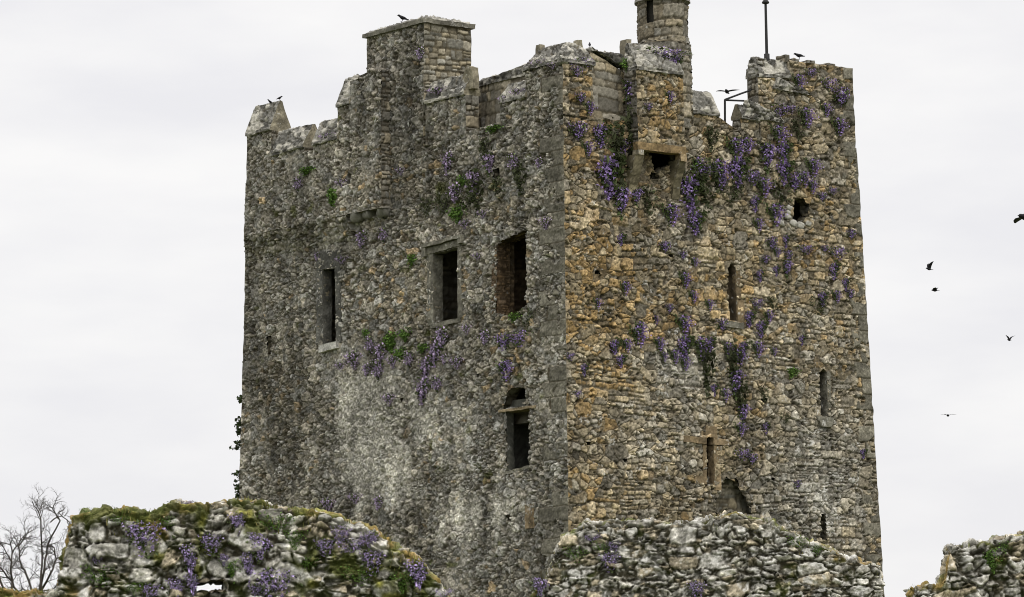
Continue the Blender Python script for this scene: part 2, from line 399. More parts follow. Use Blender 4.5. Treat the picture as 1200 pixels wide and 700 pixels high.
def quadpatch(acc, A, B, C, D, style, res=.03, fade=(1, 1, 1, 1), holes=None, N=None, fw=.05, nmin=1):
    """A bottom-left, B bottom-right, C top-right, D top-left seen from outside"""
    A, B, C, D = (np.asarray(p, float) for p in (A, B, C, D))
    lu = max(np.linalg.norm(B - A), np.linalg.norm(C - D)); lv = max(np.linalg.norm(D - A), np.linalg.norm(C - B))
    nu = max(nmin, int(math.ceil(lu / res))); nv = max(nmin, int(math.ceil(lv / res)))
    s, t = np.meshgrid(np.linspace(0, 1, nu + 1), np.linspace(0, 1, nv + 1))
    s = s.ravel()[:, None]; t = t.ravel()[:, None]
    P = (A * (1 - s) + B * s) * (1 - t) + (D * (1 - s) + C * s) * t
    if N is None:
        N = np.cross(B - A, D - A) + np.cross(D - C, B - C); N = N / np.linalg.norm(N)
    if callable(style) and getattr(style, 'factory', False): style = style(N)
    d, c = style(P)
    s = s[:, 0]; t = t[:, 0]
    w = np.ones_like(s)
    if fade[0]: w = w * sst(0, fw, s * lu)
    if fade[1]: w = w * sst(0, fw, (1 - s) * lu)
    if fade[2]: w = w * sst(0, fw, t * lv)
    if fade[3]: w = w * sst(0, fw, (1 - t) * lv)
    V = P + N * (d * w)[:, None]
    V = V + .034 * np.stack([fbm3(P / .26 + 5.3 * j, j, 2) for j in range(3)], 1)
    i = np.arange(nu * nv); r = i // nu; q = i % nu; a = r * (nu + 1) + q
    Q = np.stack([a, a + 1, a + nu + 2, a + nu + 1], 1)
    if holes is not None:
        ce = (P[Q[:, 0]] + P[Q[:, 2]]) / 2
        Q = Q[~holes(ce)]
    acc.add(V, c, Q)

def fac(fn, **k):
    g = lambda N: fn(N, **k); g.factory = True; return g
GEN = fac(style_generic); GEN_SHADED = fac(style_generic, tint=(.6, .6, .57)); ASH = fac(style_ashlar); COP = fac(style_coping)  # the darker copy of the generic stone puts shade into the reveals

def hexa(acc, b, t, styles, res=.04, bottom=False, top=True, back=True, nmin=1, fw=.05, skip=()):
    """b, t: four corners each (front-left, front-right, back-right, back-left) seen from the front"""
    S = lambda k: styles.get(k, styles['*'])
    b = [np.asarray(x, float) for x in b]; t = [np.asarray(x, float) for x in t]
    fd = styles.get('fade', (1, 1, 0, 1))
    if 'front' not in skip: quadpatch(acc, b[0], b[1], t[1], t[0], S('front'), res, fd, nmin=nmin, fw=fw)
    if 'right' not in skip: quadpatch(acc, b[1], b[2], t[2], t[1], S('right'), res, (1, 1, 1, 1), nmin=nmin, fw=fw)
    if back: quadpatch(acc, b[2], b[3], t[3], t[2], S('back'), res * 2, (1, 1, 1, 1), nmin=nmin, fw=fw)
    if 'left' not in skip: quadpatch(acc, b[3], b[0], t[0], t[3], S('left'), res, (1, 1, 1, 1), nmin=nmin, fw=fw)
    if top: quadpatch(acc, t[0], t[1], t[2], t[3], S('top'), res, (1, 1, 1, 1), nmin=nmin, fw=fw)
    if bottom: quadpatch(acc, b[3], b[2], b[1], b[0], S('bottom'), res, (1, 1, 1, 1), nmin=nmin, fw=fw)

class Side:
    """builds boxes on one face of the tower; lo/hi = image-left/right ends whatever way u runs"""
    def __init__(s, face, flip): s.f = face; s.flip = flip
    def ends(s, ua, ub): return (max(ua, ub), min(ua, ub)) if s.flip else (min(ua, ub), max(ua, ub))
    def box(s, acc, ua, ub, z0, z1, o0, o1, styles, z1b=None, **k):
        """o0 outer offset, o1 inner offset; z1 / z1b top at image-left / image-right"""
        l, r = s.ends(ua, ub); z1b = z1 if z1b is None else z1b
        p = s.f.pt
        b = [p(l, z0, o0), p(r, z0, o0), p(r, z0, o1), p(l, z0, o1)]
        t = [p(l, z1, o0), p(r, z1b, o0), p(r, z1b, o1), p(l, z1, o1)]
        hexa(acc, b, t, styles, **k)
    def roof(s, acc, ua, ub, zc, zr, o0, o1, ridge=None, over=.07, styl=None, zcb=None, zrb=None, trim=0.0, lip=.10, **k):
        """sloped coping: eaves at zc, ridge at zr; trim pulls the ridge ends in (hipped)"""
        l, r = s.ends(ua, ub); zcb = zc if zcb is None else zcb; zrb = zr if zrb is None else zrb
        om = (o0 + o1) / 2 if ridge is None else ridge
        sg = 1 if r > l else -1
        p = s.f.pt; st = styl or {'*': COP, 'left': ASHT, 'right': ASHT}
        a = over
        b = [p(l, zc, o0 + a), p(r, zcb, o0 + a), p(r, zcb, o1 - a), p(l, zc, o1 - a)]
        m = [p(l, zc + lip, o0 + a), p(r, zcb + lip, o0 + a), p(r, zcb + lip, o1 - a), p(l, zc + lip, o1 - a)]
        t = [p(l + sg * trim, zr, om + .05), p(r - sg * trim, zrb, om + .05), p(r - sg * trim, zrb, om - .05), p(l + sg * trim, zr, om - .05)]
        hexa(acc, b, m, dict(st, fade=(1, 1, 1, 1)), bottom=True, top=False, res=.05)
        hexa(acc, m, t, dict(st, fade=(1, 1, 1, 1)), res=.035)
ASHT = fac(style_ashlar, base=(.20, .18, .13), rough=.01, lich=.05)
SL, SR = Side(FL, True), Side(FR, False)

def poly_mask(poly, fn, jag=0.0, k=0):
    poly = np.array(poly, float)
    def m(P):
        u, v = fn(P)
        if jag: u = u + jag * fbm(u / .25, v / .25, k, 3); v = v + jag * fbm(u / .25 + 9, v / .25, k + 1, 3)
        ins = np.zeros(len(u), bool); n = len(poly); j = n - 1
        for i in range(n):
            xi, yi = poly[i]; xj, yj = poly[j]
            c = ((yi > v) != (yj > v)) & (u < (xj - xi) * (v - yi) / (yj - yi + 1e-12) + xi)
            ins ^= c; j = i
        return ins
    return m

# ------------------------------------------------------------------ tower
uL_top, _ = FL.px(289, 162); WL = float(uL_top) + 0.0
# width at ZT so that the battered far corners fall where the photograph has them
def corner_width(face, x, y):
    u, z = face.px(x, y); return float(u) - (ZT - float(z)) * BAT
WL = corner_width(FL, 284.5, 420); WR = corner_width(FR, 1018, 400)
ZB = ZT - 1.6                                     # foot of the parapet
ZF = 7.0                                          # fine masonry from here up
_tb = (C0 + dL * WL / 2 + dR * WR / 2); TOWER_BASE = np.array([_tb[0], _tb[1], 0.0])
tower = empty('castle_tower', TOWER_BASE)
tag(tower, 'ruined grey and orange stone tower with broken stepped battlements', 'tower')
def tpart(acc, name, mat=STONE, parent=None, label=None, smooth=True):
    o = acc.build(name, mat, parent or tower, smooth, origin=None)
    # keep world positions under the tower's empty
    p = o.parent; off = Vector((0, 0, 0))
    while p is not None: off += p.location; p = p.parent
    o.location = -off
    if label: o['label'] = label
    return o

uvL = lambda P: ((P - C0) @ dL, P[:, 2]); uvR = lambda P: ((P - C0) @ dR, P[:, 2])
def pxpoly(face, pts, o=0.0):
    return [tuple(float(q) for q in face.px(x, y, o)) for x, y in pts]

win = {}
def W(name, face, pts, depth, jag=0.0, style=None): win[name] = dict(face=face, poly=pxpoly(face, pts), depth=depth, jag=jag, style=style)
W('A', FL, [(378.5, 317), (393, 314), (394, 402), (379, 404)], 1.2)
W('B', FL, [(508, 298), (537, 290), (537.5, 372), (509, 380)], 2.0)
W('C', FL, [(582, 285), (598, 277), (615.5, 270), (616, 330), (616, 356), (607, 366), (598, 369), (582, 368)], 2.2, .05)
W('Od', FR, [(764, 178), (772, 171), (790, 172), (796, 178), (797, 196), (786, 193), (776, 199), (766, 200)], 1.0, .05)  # hollow added below the box to deepen the shade there
W('D', FL, [(593, 483), (620, 478), (620, 546), (607, 550), (594, 553)], 1.6, .03)
W('D2', FL, [(589, 479), (594, 462), (603, 453), (615, 455), (617, 470), (613, 473), (622, 476), (605, 477)], 1.2, .05)
W('a', FL, [(313.5, 394), (317, 393), (317, 415), (313.5, 416)], .6)
W('E', FR, [(853, 314), (855, 310), (859, 310), (861, 314), (863.5, 376), (854.5, 375)], 1.1)
W('Fh', FR, [(928, 243), (932, 234), (941, 233), (949, 240), (948, 252), (940, 260), (930, 258)], 1.2, .12)
W('G', FR, [(960.5, 437), (964, 432), (969, 436), (970, 488), (961.5, 487)], .8)
W('H', FR, [(828, 513), (836, 512), (838, 567), (829, 567)], .7)
W('I', FR, [(846, 562), (862, 559), (866, 570), (877, 579), (882, 602), (868, 606), (850, 600), (838, 600)], .28, .3)
W('J', FR, [(962, 602), (968, 602), (968.5, 633), (962.5, 632)], .8)
for i, (x, y, s) in enumerate([(582, 203, 5), (310, 259, 3.5), (410, 238, 3), (497, 332, 2), (596, 606, 3), (560, 440, 2), (470, 470, 2.5)]):
    W('l%d' % i, FL, [(x - s * .7, y - s), (x + s * .7, y - s - 1), (x + s * .7, y + s), (x - s * .7, y + s)], .5, .04)
for i, (x, y, s) in enumerate([(767, 207, 4.5), (895, 470, 3), (700, 320, 3), (906, 562, 2.5), (733, 540, 2.5), (787, 300, 2.5), (690, 520, 2.5)]):
    W('r%d' % i, FR, [(x - s, y - s), (x + s, y - s), (x + s, y + s * .7), (x - s, y + s * .7)], .5, .04)

def big_wall(face, side, name, u0f, u1f, style, uv):
    acc = Acc()
    masks = [poly_mask(w['poly'], uv, w['jag'], 3) for w in win.values() if w['face'] is face]
    hol = lambda P: np.any([m(P) for m in masks], 0)
    p = face.pt; l = u1f if side.flip else u0f; r = u0f if side.flip else u1f
    quadpatch(acc, p(l(ZF), ZF), p(r(ZF), ZF), p(r(ZB), ZB), p(l(ZB), ZB), style, .022, (1, 1, 0, 0), holes=hol)
    quadpatch(acc, p(l(0), 0), p(r(0), 0), p(r(ZF), ZF), p(l(ZF), ZF), style, .15, (1, 1, 0, 0))
    return acc
near = lambda z: -(ZT - z) * BAT
farL = lambda z: WL + (ZT - z) * BAT
farR = lambda z: WR + (ZT - z) * BAT
accL = big_wall(FL, SL, 'wall', near, farL, style_left, uvL)
tpart(accL, 'wall', label='long grey rubble wall with three large window openings')
accR = big_wall(FR, SR, 'wall', near, farR, style_right, uvR)
tpart(accR, 'wall', label='orange and tan coursed rubble wall with narrow slits and hanging purple flowers')
# the two walls turned away and an added deck that keeps daylight out of the hollow tower
def corner_pt(i, z):
    e = (ZT - z) * BAT; c = C0 * np.array([1, 1, 0]) + np.array([0, 0, z])
    a, b = [(-e, -e), (WL + e, -e), (WL + e, WR + e), (-e, WR + e)][i]
    return c + dL * a + dR * b
for i, j in ((2, 1), (3, 2)):
    acc = Acc()
    quadpatch(acc, corner_pt(j, 0) if i == 2 else corner_pt(3, 0), corner_pt(i if i == 2 else 2, 0), corner_pt(i if i == 2 else 2, ZB), corner_pt(j if i == 2 else 3, ZB), fac(style_generic), .12, (1, 1, 0, 0))
    tpart(acc, 'wall')
acc = Acc()
z = ZB - .03
quadpatch(acc, corner_pt(0, z), corner_pt(3, z), corner_pt(2, z), corner_pt(1, z), fac(style_generic, moss=.3), .15, (1, 1, 1, 1), N=np.array([0, 0, 1.0]))
tpart(acc, 'added_closing_deck')

# niches of the openings
BRICK = fac(style_generic, sw=.2, sh=.07, tint=(.66, .53, .44), relief=.03, tan=.6)
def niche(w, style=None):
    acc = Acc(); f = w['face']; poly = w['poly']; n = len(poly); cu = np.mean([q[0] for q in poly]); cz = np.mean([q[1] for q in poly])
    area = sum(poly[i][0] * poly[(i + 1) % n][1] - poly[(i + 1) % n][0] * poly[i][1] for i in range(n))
    st = style or GEN_SHADED
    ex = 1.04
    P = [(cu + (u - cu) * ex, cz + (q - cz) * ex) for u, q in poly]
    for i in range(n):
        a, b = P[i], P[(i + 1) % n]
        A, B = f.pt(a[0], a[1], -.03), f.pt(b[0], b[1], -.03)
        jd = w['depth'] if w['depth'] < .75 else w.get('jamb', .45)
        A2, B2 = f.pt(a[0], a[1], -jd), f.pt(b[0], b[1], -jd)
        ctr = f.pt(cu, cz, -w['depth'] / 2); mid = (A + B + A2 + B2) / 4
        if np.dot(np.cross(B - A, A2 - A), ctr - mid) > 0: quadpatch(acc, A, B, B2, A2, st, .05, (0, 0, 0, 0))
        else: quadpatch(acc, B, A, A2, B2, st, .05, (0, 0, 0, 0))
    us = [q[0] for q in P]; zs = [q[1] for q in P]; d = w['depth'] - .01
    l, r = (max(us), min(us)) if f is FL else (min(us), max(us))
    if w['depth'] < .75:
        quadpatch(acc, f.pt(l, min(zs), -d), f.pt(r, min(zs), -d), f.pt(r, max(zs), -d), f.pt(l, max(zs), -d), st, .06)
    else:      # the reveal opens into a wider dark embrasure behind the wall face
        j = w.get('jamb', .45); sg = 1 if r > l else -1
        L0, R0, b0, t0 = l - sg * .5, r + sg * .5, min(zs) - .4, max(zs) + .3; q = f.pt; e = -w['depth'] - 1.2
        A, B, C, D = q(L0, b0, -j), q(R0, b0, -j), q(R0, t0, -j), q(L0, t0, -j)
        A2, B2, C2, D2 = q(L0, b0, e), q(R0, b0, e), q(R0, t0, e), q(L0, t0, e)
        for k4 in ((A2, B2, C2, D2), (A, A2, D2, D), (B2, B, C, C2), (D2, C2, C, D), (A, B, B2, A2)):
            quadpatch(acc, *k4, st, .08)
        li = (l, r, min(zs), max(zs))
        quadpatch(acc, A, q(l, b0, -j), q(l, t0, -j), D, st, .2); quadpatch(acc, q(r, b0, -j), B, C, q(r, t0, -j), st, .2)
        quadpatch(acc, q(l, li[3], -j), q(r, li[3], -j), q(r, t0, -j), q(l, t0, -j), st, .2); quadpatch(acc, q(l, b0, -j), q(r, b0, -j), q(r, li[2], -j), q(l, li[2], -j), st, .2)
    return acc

def stones_at(acc, side, rects, styles, res=.03):
    """frame stones: rects of image-left x, y0, image-right x, y1 with outward/inward offsets"""
    for (xa, ya, xb, yb, o0, o1) in rects:
        ua, za = side.f.px(xa, ya); ub, zb = side.f.px(xb, yb)
        side.box(acc, float(ua), float(ub), float(min(za, zb)), float(max(za, zb)), o0, o1, dict(styles, fade=(1, 1, 1, 1)), bottom=True, res=res, fw=.03)
def slab(acc, side, pts, o0, o1, styles, res=.03):
    """slab from four pixel corners bl, br, tr, tl on the face"""
    q = [side.f.px(x, y) for x, y in pts]; p = side.f.pt
    b = [p(*q[0], o0), p(*q[1], o0), p(*q[1], o1), p(*q[0], o1)]
    t = [p(*q[3], o0), p(*q[2], o0), p(*q[2], o1), p(*q[3], o1)]
    hexa(acc, b, t, dict(styles, fade=(1, 1, 1, 1)), bottom=True, res=res, fw=.03)
FR_GREY = {'*': fac(style_ashlar, base=(.135, .128, .102), lich=.06)}
FR_DK = {'*': fac(style_ashlar, base=(.085, .083, .072))}
FR_OR = {'*': fac(style_ashlar, base=(.175, .132, .078), lich=.1)}
FR_TAN = {'*': fac(style_ashlar, base=(.20, .16, .10), lich=.04)}
FR_WH = {'*': fac(style_ashlar, base=(.40, .39, .35), lich=.1)}

win['A']['jamb'] = .3; win['B']['jamb'] = .3; win['D']['jamb'] = .3; win['C']['jamb'] = .7; win['E']['jamb'] = .5
def boulder(acc, P, sx, sy, sz, k, base):
    a, b = np.meshgrid(np.linspace(0, 2 * math.pi, 17), np.linspace(-1.5, 1.5, 9)); a = a.ravel(); b = b.ravel()
    n = np.stack([np.cos(a) * np.cos(b), np.sin(a) * np.cos(b), np.sin(b)], 1); n = np.sign(n) * np.abs(n) ** .75
    r = 1 + .8 * fbm3(n * 1.3 + k * 7.1, 0, 4)
    V = np.asarray(P) + n[:, :1] * r[:, None] * sx * dR + n[:, 1:2] * r[:, None] * sy * nR + n[:, 2:] * r[:, None] * sz * np.array([0, 0, 1.0])
    i = np.arange(16 * 8); q = (i // 16) * 17 + i % 16
    acc.add(V, np.array(base) * np.exp(.8 * fbm3(n * 3 + k, 1, 3))[:, None], np.stack([q, q + 1, q + 18, q + 17], 1))
def window(key, name, label, frame=None, sill=None, lintel=None, style=None, hood=None):
    f = win[key]['face']; side = SL if f is FL else SR
    acc = frame() if frame else None
    n = niche(win[key], style)
    if acc is None:
        return tpart(n, name, label=label)
    o = tpart(acc, name, label=label)
    tpart(n, 'reveal', parent=o)
    for nm, fn in (('sill', sill), ('lintel', lintel), ('hood_mould', hood)):
        if fn:
            a = Acc(); fn(a); tpart(a, nm, parent=o)
    return o
def fr(side, slabs, st, o0=.03, o1=-.35):
    def g():
        a = Acc()
        for s in slabs: slab(a, side, s, o0, o1, st)
        return a
    return g
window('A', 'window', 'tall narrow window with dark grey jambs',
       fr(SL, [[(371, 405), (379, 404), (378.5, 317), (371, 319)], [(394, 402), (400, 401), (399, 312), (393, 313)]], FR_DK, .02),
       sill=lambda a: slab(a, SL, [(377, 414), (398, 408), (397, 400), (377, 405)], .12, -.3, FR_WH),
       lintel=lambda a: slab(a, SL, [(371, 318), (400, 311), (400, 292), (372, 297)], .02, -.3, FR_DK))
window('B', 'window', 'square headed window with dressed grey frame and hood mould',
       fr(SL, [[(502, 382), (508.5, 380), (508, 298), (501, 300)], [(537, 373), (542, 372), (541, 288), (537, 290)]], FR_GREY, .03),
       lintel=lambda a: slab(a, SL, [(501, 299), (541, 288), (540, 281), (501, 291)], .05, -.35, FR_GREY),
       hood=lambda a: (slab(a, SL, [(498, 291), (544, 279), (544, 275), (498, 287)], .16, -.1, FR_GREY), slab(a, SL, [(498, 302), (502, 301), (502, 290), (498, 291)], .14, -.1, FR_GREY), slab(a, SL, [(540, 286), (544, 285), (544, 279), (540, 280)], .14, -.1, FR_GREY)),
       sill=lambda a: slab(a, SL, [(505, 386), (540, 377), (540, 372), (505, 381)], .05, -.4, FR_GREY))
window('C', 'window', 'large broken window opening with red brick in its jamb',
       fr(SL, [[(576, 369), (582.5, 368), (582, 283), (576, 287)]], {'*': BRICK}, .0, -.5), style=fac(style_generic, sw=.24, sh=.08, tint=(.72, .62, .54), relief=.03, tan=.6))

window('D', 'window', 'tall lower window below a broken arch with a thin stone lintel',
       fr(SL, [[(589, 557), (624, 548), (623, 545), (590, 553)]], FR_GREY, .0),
       lintel=lambda a: slab(a, SL, [(586, 484), (628, 478), (628, 475), (586, 481)], .05, -.4, FR_TAN), style=fac(style_ashlar, base=(.09, .09, .075)))  # reveal colour darkened to put shade inside the window
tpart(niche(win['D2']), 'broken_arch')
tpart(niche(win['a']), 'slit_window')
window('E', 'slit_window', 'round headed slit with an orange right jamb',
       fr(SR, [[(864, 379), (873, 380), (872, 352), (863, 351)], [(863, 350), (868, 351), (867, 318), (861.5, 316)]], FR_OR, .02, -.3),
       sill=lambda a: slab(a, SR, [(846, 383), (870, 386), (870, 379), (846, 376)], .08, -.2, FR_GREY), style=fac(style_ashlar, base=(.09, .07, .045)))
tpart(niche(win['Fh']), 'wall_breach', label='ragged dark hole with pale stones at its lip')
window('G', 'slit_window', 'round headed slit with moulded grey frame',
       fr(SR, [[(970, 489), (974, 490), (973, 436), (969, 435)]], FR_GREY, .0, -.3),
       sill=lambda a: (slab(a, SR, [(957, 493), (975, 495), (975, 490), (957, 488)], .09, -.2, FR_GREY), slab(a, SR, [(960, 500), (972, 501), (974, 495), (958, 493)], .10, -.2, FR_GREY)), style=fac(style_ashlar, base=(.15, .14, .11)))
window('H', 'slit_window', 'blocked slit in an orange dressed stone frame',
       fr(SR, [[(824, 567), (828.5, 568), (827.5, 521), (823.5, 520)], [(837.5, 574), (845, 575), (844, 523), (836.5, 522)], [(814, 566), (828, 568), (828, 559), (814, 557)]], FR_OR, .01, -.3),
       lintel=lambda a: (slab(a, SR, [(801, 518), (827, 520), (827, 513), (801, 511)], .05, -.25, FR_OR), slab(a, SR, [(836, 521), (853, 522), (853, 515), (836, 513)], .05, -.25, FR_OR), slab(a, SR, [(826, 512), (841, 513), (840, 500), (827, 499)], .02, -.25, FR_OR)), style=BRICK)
tpart(niche(win['Od']), 'added_shade_niche')  # added niche, makes the space under the box go dark
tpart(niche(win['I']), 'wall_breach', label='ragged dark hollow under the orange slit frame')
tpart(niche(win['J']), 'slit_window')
for k_, w_ in win.items():
    if k_[0] in 'lr' and k_[1:].isdigit(): tpart(niche(w_), 'putlog_hole')
# pale stones at the lip of the breach
acc = Acc()
rr = random.Random(4)
for (x, y, s) in [(925, 244, 4), (923, 254, 4.5), (930, 262, 4.5), (938, 264, 4.5), (924, 249, 3), (947, 262, 3.5), (915, 261, 4)]:
    acc = Acc(); boulder(acc, FR.pt(*FR.px(x, y), .0), s * .034, .05, s * .022, x, (.34, .33, .29)); tpart(acc, 'lip_stone')
tpart(Acc() if False else (lambda a: (slab(a, SL, [(616, 620), (626, 619), (626, 590), (616, 592)], .03, -.1, FR_OR), a)[1])(Acc()), 'patch_stone')

# projecting upper corner on the long wall (offset out), carried on corbels
O1 = .35
uE = float(FL.px(447, 200, O1)[0]); zU_r = float(FL.px(447, 243, O1)[1]); zU_l = float(FL.px(290, 276, O1)[1])
p = FL.pt
styleLp = style_left
acc = Acc()
uw = WL + .02
b = [p(uw + .45, zU_l, O1), p(uE, zU_r, O1), p(uE, zU_r, -.02), p(uw + .45, zU_l, -.02)]
t = [p(uw + .40, ZB, O1), p(uE, ZB, O1), p(uE, ZB, -.02), p(uw + .40, ZB, -.02)]
# keep the outer left edge flush with the tower's corner line
def cornerline(z): return WL + (ZT - z) * BAT
b[0] = p(cornerline(zU_l) - .40, zU_l, O1); b[3] = p(cornerline(zU_l) - .02, zU_l, -.02); t[0] = p(cornerline(ZB) - .40, ZB, O1); t[3] = p(cornerline(ZB) - .02, ZB, -.02)
hexa(acc, b, t, {'*': fac(style_generic, tint=(.75, .75, .75)), 'front': style_left, 'fade': (1, 1, 1, 0)}, res=.025, bottom=True, top=False, back=False)  # sides and underside tinted darker, their shade put into the colour
uS = float(FL.px(405, 250, O1)[0])
zS = zU_l + (zU_r - zU_l) * ((cornerline(zU_l) - .4) - uS) / ((cornerline(zU_l) - .4) - uE)
bs_ = [p(cornerline(zU_l) - .02, zU_l - .75, .02), p(uS, zS - .75, .02), p(uS, zS - .75, -.1), p(cornerline(zU_l) - .02, zU_l - .75, -.1)]
ts_ = [p(cornerline(zU_l) - .40, zU_l, O1), p(uS, zS, O1 - .0), p(uS, zS, -.1), p(cornerline(zU_l) - .02, zU_l, -.1)]
hexa(acc, bs_, ts_, {'*': style_left, 'fade': (0, 0, 1, 0)}, res=.025, top=False, back=False)
tpart(acc, 'projecting_bay')
for (x, y) in [(420, 250), (433, 247.5), (449, 244)]:
    acc = Acc(); boulder(acc, FL.pt(*FL.px(x, y + 2, .1), .1), .20, .20, .22, x, (.17, .165, .14)); tpart(acc, 'corbel')

# battlements --------------------------------------------------------------------------
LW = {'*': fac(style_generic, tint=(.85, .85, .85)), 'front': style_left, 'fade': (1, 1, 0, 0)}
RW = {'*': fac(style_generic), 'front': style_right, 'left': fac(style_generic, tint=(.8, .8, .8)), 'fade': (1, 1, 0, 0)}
def merlon(side, xa, xb, ybase, apex, o=0.0, th=.72, name='merlon', ybase_b=None, apex_b=None, trim=0.0, body=None, label=None):
    f = side.f
    ua, zc = f.px(xa, ybase, o)
    ub, zcb = f.px(xb, ybase_b if ybase_b is not None else ybase, o)
    if ybase_b is None: zcb = zc
    zr = float(f.px(apex[0], apex[1], o - th / 2)[1]); zrb = float(f.px(apex_b[0], apex_b[1], o - th / 2)[1]) if apex_b else zr
    acc = Acc()
    st = body or (LW if side is SL else RW)
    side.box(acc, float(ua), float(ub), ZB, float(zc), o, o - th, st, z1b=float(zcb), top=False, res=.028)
    m = tpart(acc, name, label=label)
    acc = Acc()
    side.roof(acc, float(ua), float(ub), float(zc), zr, o, o - th, zcb=float(zcb), zrb=zrb, trim=trim)
    tpart(acc, 'coping', parent=m)
    return m
def parapet(side, xa, xb, ya, yb, o=0.0, th=.72, name='parapet', st=None, z0=None):
    ua, za = side.f.px(xa, ya, o); ub, zb = side.f.px(xb, yb, o)
    acc = Acc()
    side.box(acc, float(ua), float(ub), ZB if z0 is None else z0, float(za), o, o - th, st or dict(LW if side is SL else RW, fade=(1, 1, 0, 1)), z1b=float(zb), res=.028)
    return tpart(acc, name)
merlon(SL, 289.3, 318, 160, (314, 122), O1, label='outermost merlon with a gabled coping')
merlon(SL, 318.2, 357, 184, (340, 152), O1, ybase_b=172)
parapet(SL, 357, 367, 178, 176, O1)
merlon(SL, 367, 397, 171, (384, 142), O1, ybase_b=163)
merlon(SL, 395.5, 411, 126, (407, 92), O1, ybase_b=122, apex_b=(411, 91))
acc = Acc()
for (xa, xb, ya, yb) in [(410, 421, 96, 92), (421, 432, 89, 84), (432, 447, 80, 82)]:
    ua, za = FL.px(xa, ya, O1); ub, zb = FL.px(xb, yb, O1)
    SL.box(acc, float(ua), float(ub), ZB, float(za), O1, -.4, {'*': GEN, 'front': style_left, 'right': fac(style_generic, tint=(.7, .7, .7)), 'fade': (0, 0, 0, 1)}, z1b=float(zb), res=.028)  # right end carries its shade as a darker tint
tpart(acc, 'broken_parapet')
# cap house (square stair turret) with slab roof
acc = Acc()
uA, zA = FL.px(430, 45, 0); uB, zB_ = FL.px(497, 27, 0); dep = 1.85
SL.box(acc, float(uA), float(uB), ZB, float(zB_), 0, -dep, dict(LW, right=fac(style_generic, tint=(1.0, 1, .95)), left=GEN, fade=(1, 1, 0, 1)), res=.028)
cap = tpart(acc, 'stair_turret')
acc = Acc()
SL.box(acc, float(uA) + .1, float(uB) - .1, float(zB_) + .0, float(zB_) + .14, .1, -dep - .1, dict(FR_GREY, fade=(1, 1, 1, 1)), bottom=True, res=.04)
l_, r_ = float(uA) + .1, float(uB) - .1; zz = float(zB_) + .14
bb = [p(l_, zz, .1), p(r_, zz, .1), p(r_, zz, -dep - .1), p(l_, zz, -dep - .1)]
tt = [p(l_ - .5, zz + .16, -.5), p(r_ + .5, zz + .16, -.5), p(r_ + .5, zz + .16, -dep + .5), p(l_ - .5, zz + .16, -dep + .5)]
hexa(acc, bb, tt, {'*': COP, 'fade': (1, 1, 1, 1)}, res=.05)
tpart(acc, 'roof_slab', parent=cap)
merlon(SL, 499, 546, 122, (524, 93), 0.0, ybase_b=111, th=.5, label='merlon with white lichen on its coping beside the stair turret')
acc = Acc()
slab(acc, SL, [(533, 106), (551, 103), (550, 78), (544, 76)], -.1, -.35, {'*': ASHT})
tpart(acc, 'gable_slab')
parapet(SL, 546, 586, 154, 143, 0)
merlon(SL, 586, 617, 122, (602, 98), 0.0, ybase_b=114)
acc = Acc()      # inner wall seen through the gap
ua, za = FL.px(553, 104, -.9); ub, zb = FL.px(625, 78, -.9)
SL.box(acc, float(ua), float(ub), ZB, float(za), -.9, -1.3, {'*': fac(style_generic, sw=.6, sh=.4, relief=.03, tan=.5), 'fade': (1, 1, 0, 1)}, z1b=float(zb), res=.05)
iw = tpart(acc, 'inner_wall')
acc = Acc()
SL.box(acc, float(ua), float(ub), float(za) + .0, float(za) + .13, -.84, -1.36, {'*': COP, 'fade': (1, 1, 1, 1)}, z1b=float(zb) + .13, res=.05)
tpart(acc, 'coping', parent=iw)
# corner merlon, square on plan with a hipped lichen-covered coping
uc, zc = FL.px(616, 79); ur, _ = FR.px(694, 77); uc = float(uc); ur = float(ur); zc = ZT - .02
acc = Acc()
cp = lambda a, b_, z_: C0 * np.array([1, 1, 0]) + dL * a + dR * b_ + np.array([0, 0, z_])
e0 = (ZT - ZB) * BAT
bl = [cp(uc, -e0, ZB), cp(-e0, -e0, ZB), cp(-e0, ur, ZB), cp(uc, ur, ZB)]
tl = [cp(uc, 0, zc), cp(0, 0, zc), cp(0, ur, zc), cp(uc, ur, zc)]
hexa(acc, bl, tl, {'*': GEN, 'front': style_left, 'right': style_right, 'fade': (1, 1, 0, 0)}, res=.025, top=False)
cm = tpart(acc, 'merlon', label='big corner merlon with a hipped lichen covered coping')
acc = Acc(); ov = .08
bl = [cp(uc + ov, -ov, zc), cp(-ov, -ov, zc), cp(-ov, ur + ov, zc), cp(uc + ov, ur + ov, zc)]
ml = [q + np.array([0, 0, .1]) for q in bl]
hh = .72
tl = [cp(uc - .12, .5, zc + hh), cp(.45, .5, zc + hh), cp(.45, ur - .12, zc + hh), cp(uc - .12, ur - .12, zc + hh)]
hexa(acc, bl, ml, {'*': COP, 'fade': (1, 1, 1, 1)}, bottom=True, top=False)
hexa(acc, ml, tl, {'*': COP, 'fade': (1, 1, 1, 1)}, res=.03)
tpart(acc, 'coping', parent=cm)
for (a_, b_) in ((uc - .16, .45), (.45, ur - .16)):
    acc = Acc(); s = .13
    hexa(acc, [cp(a_ + s, b_ - s, zc + .4), cp(a_ - s, b_ - s, zc + .4), cp(a_ - s, b_ + s, zc + .4), cp(a_ + s, b_ + s, zc + .4)],
         [cp(a_ + s * .7, b_ - s * .7, zc + hh + .1), cp(a_ - s * .7, b_ - s * .7, zc + hh + .1), cp(a_ - s * .7, b_ + s * .7, zc + hh + .1), cp(a_ + s * .7, b_ + s * .7, zc + hh + .1)], {'*': ASHT, 'fade': (1, 1, 1, 1)})
    tpart(acc, 'coping_stub', parent=cm)
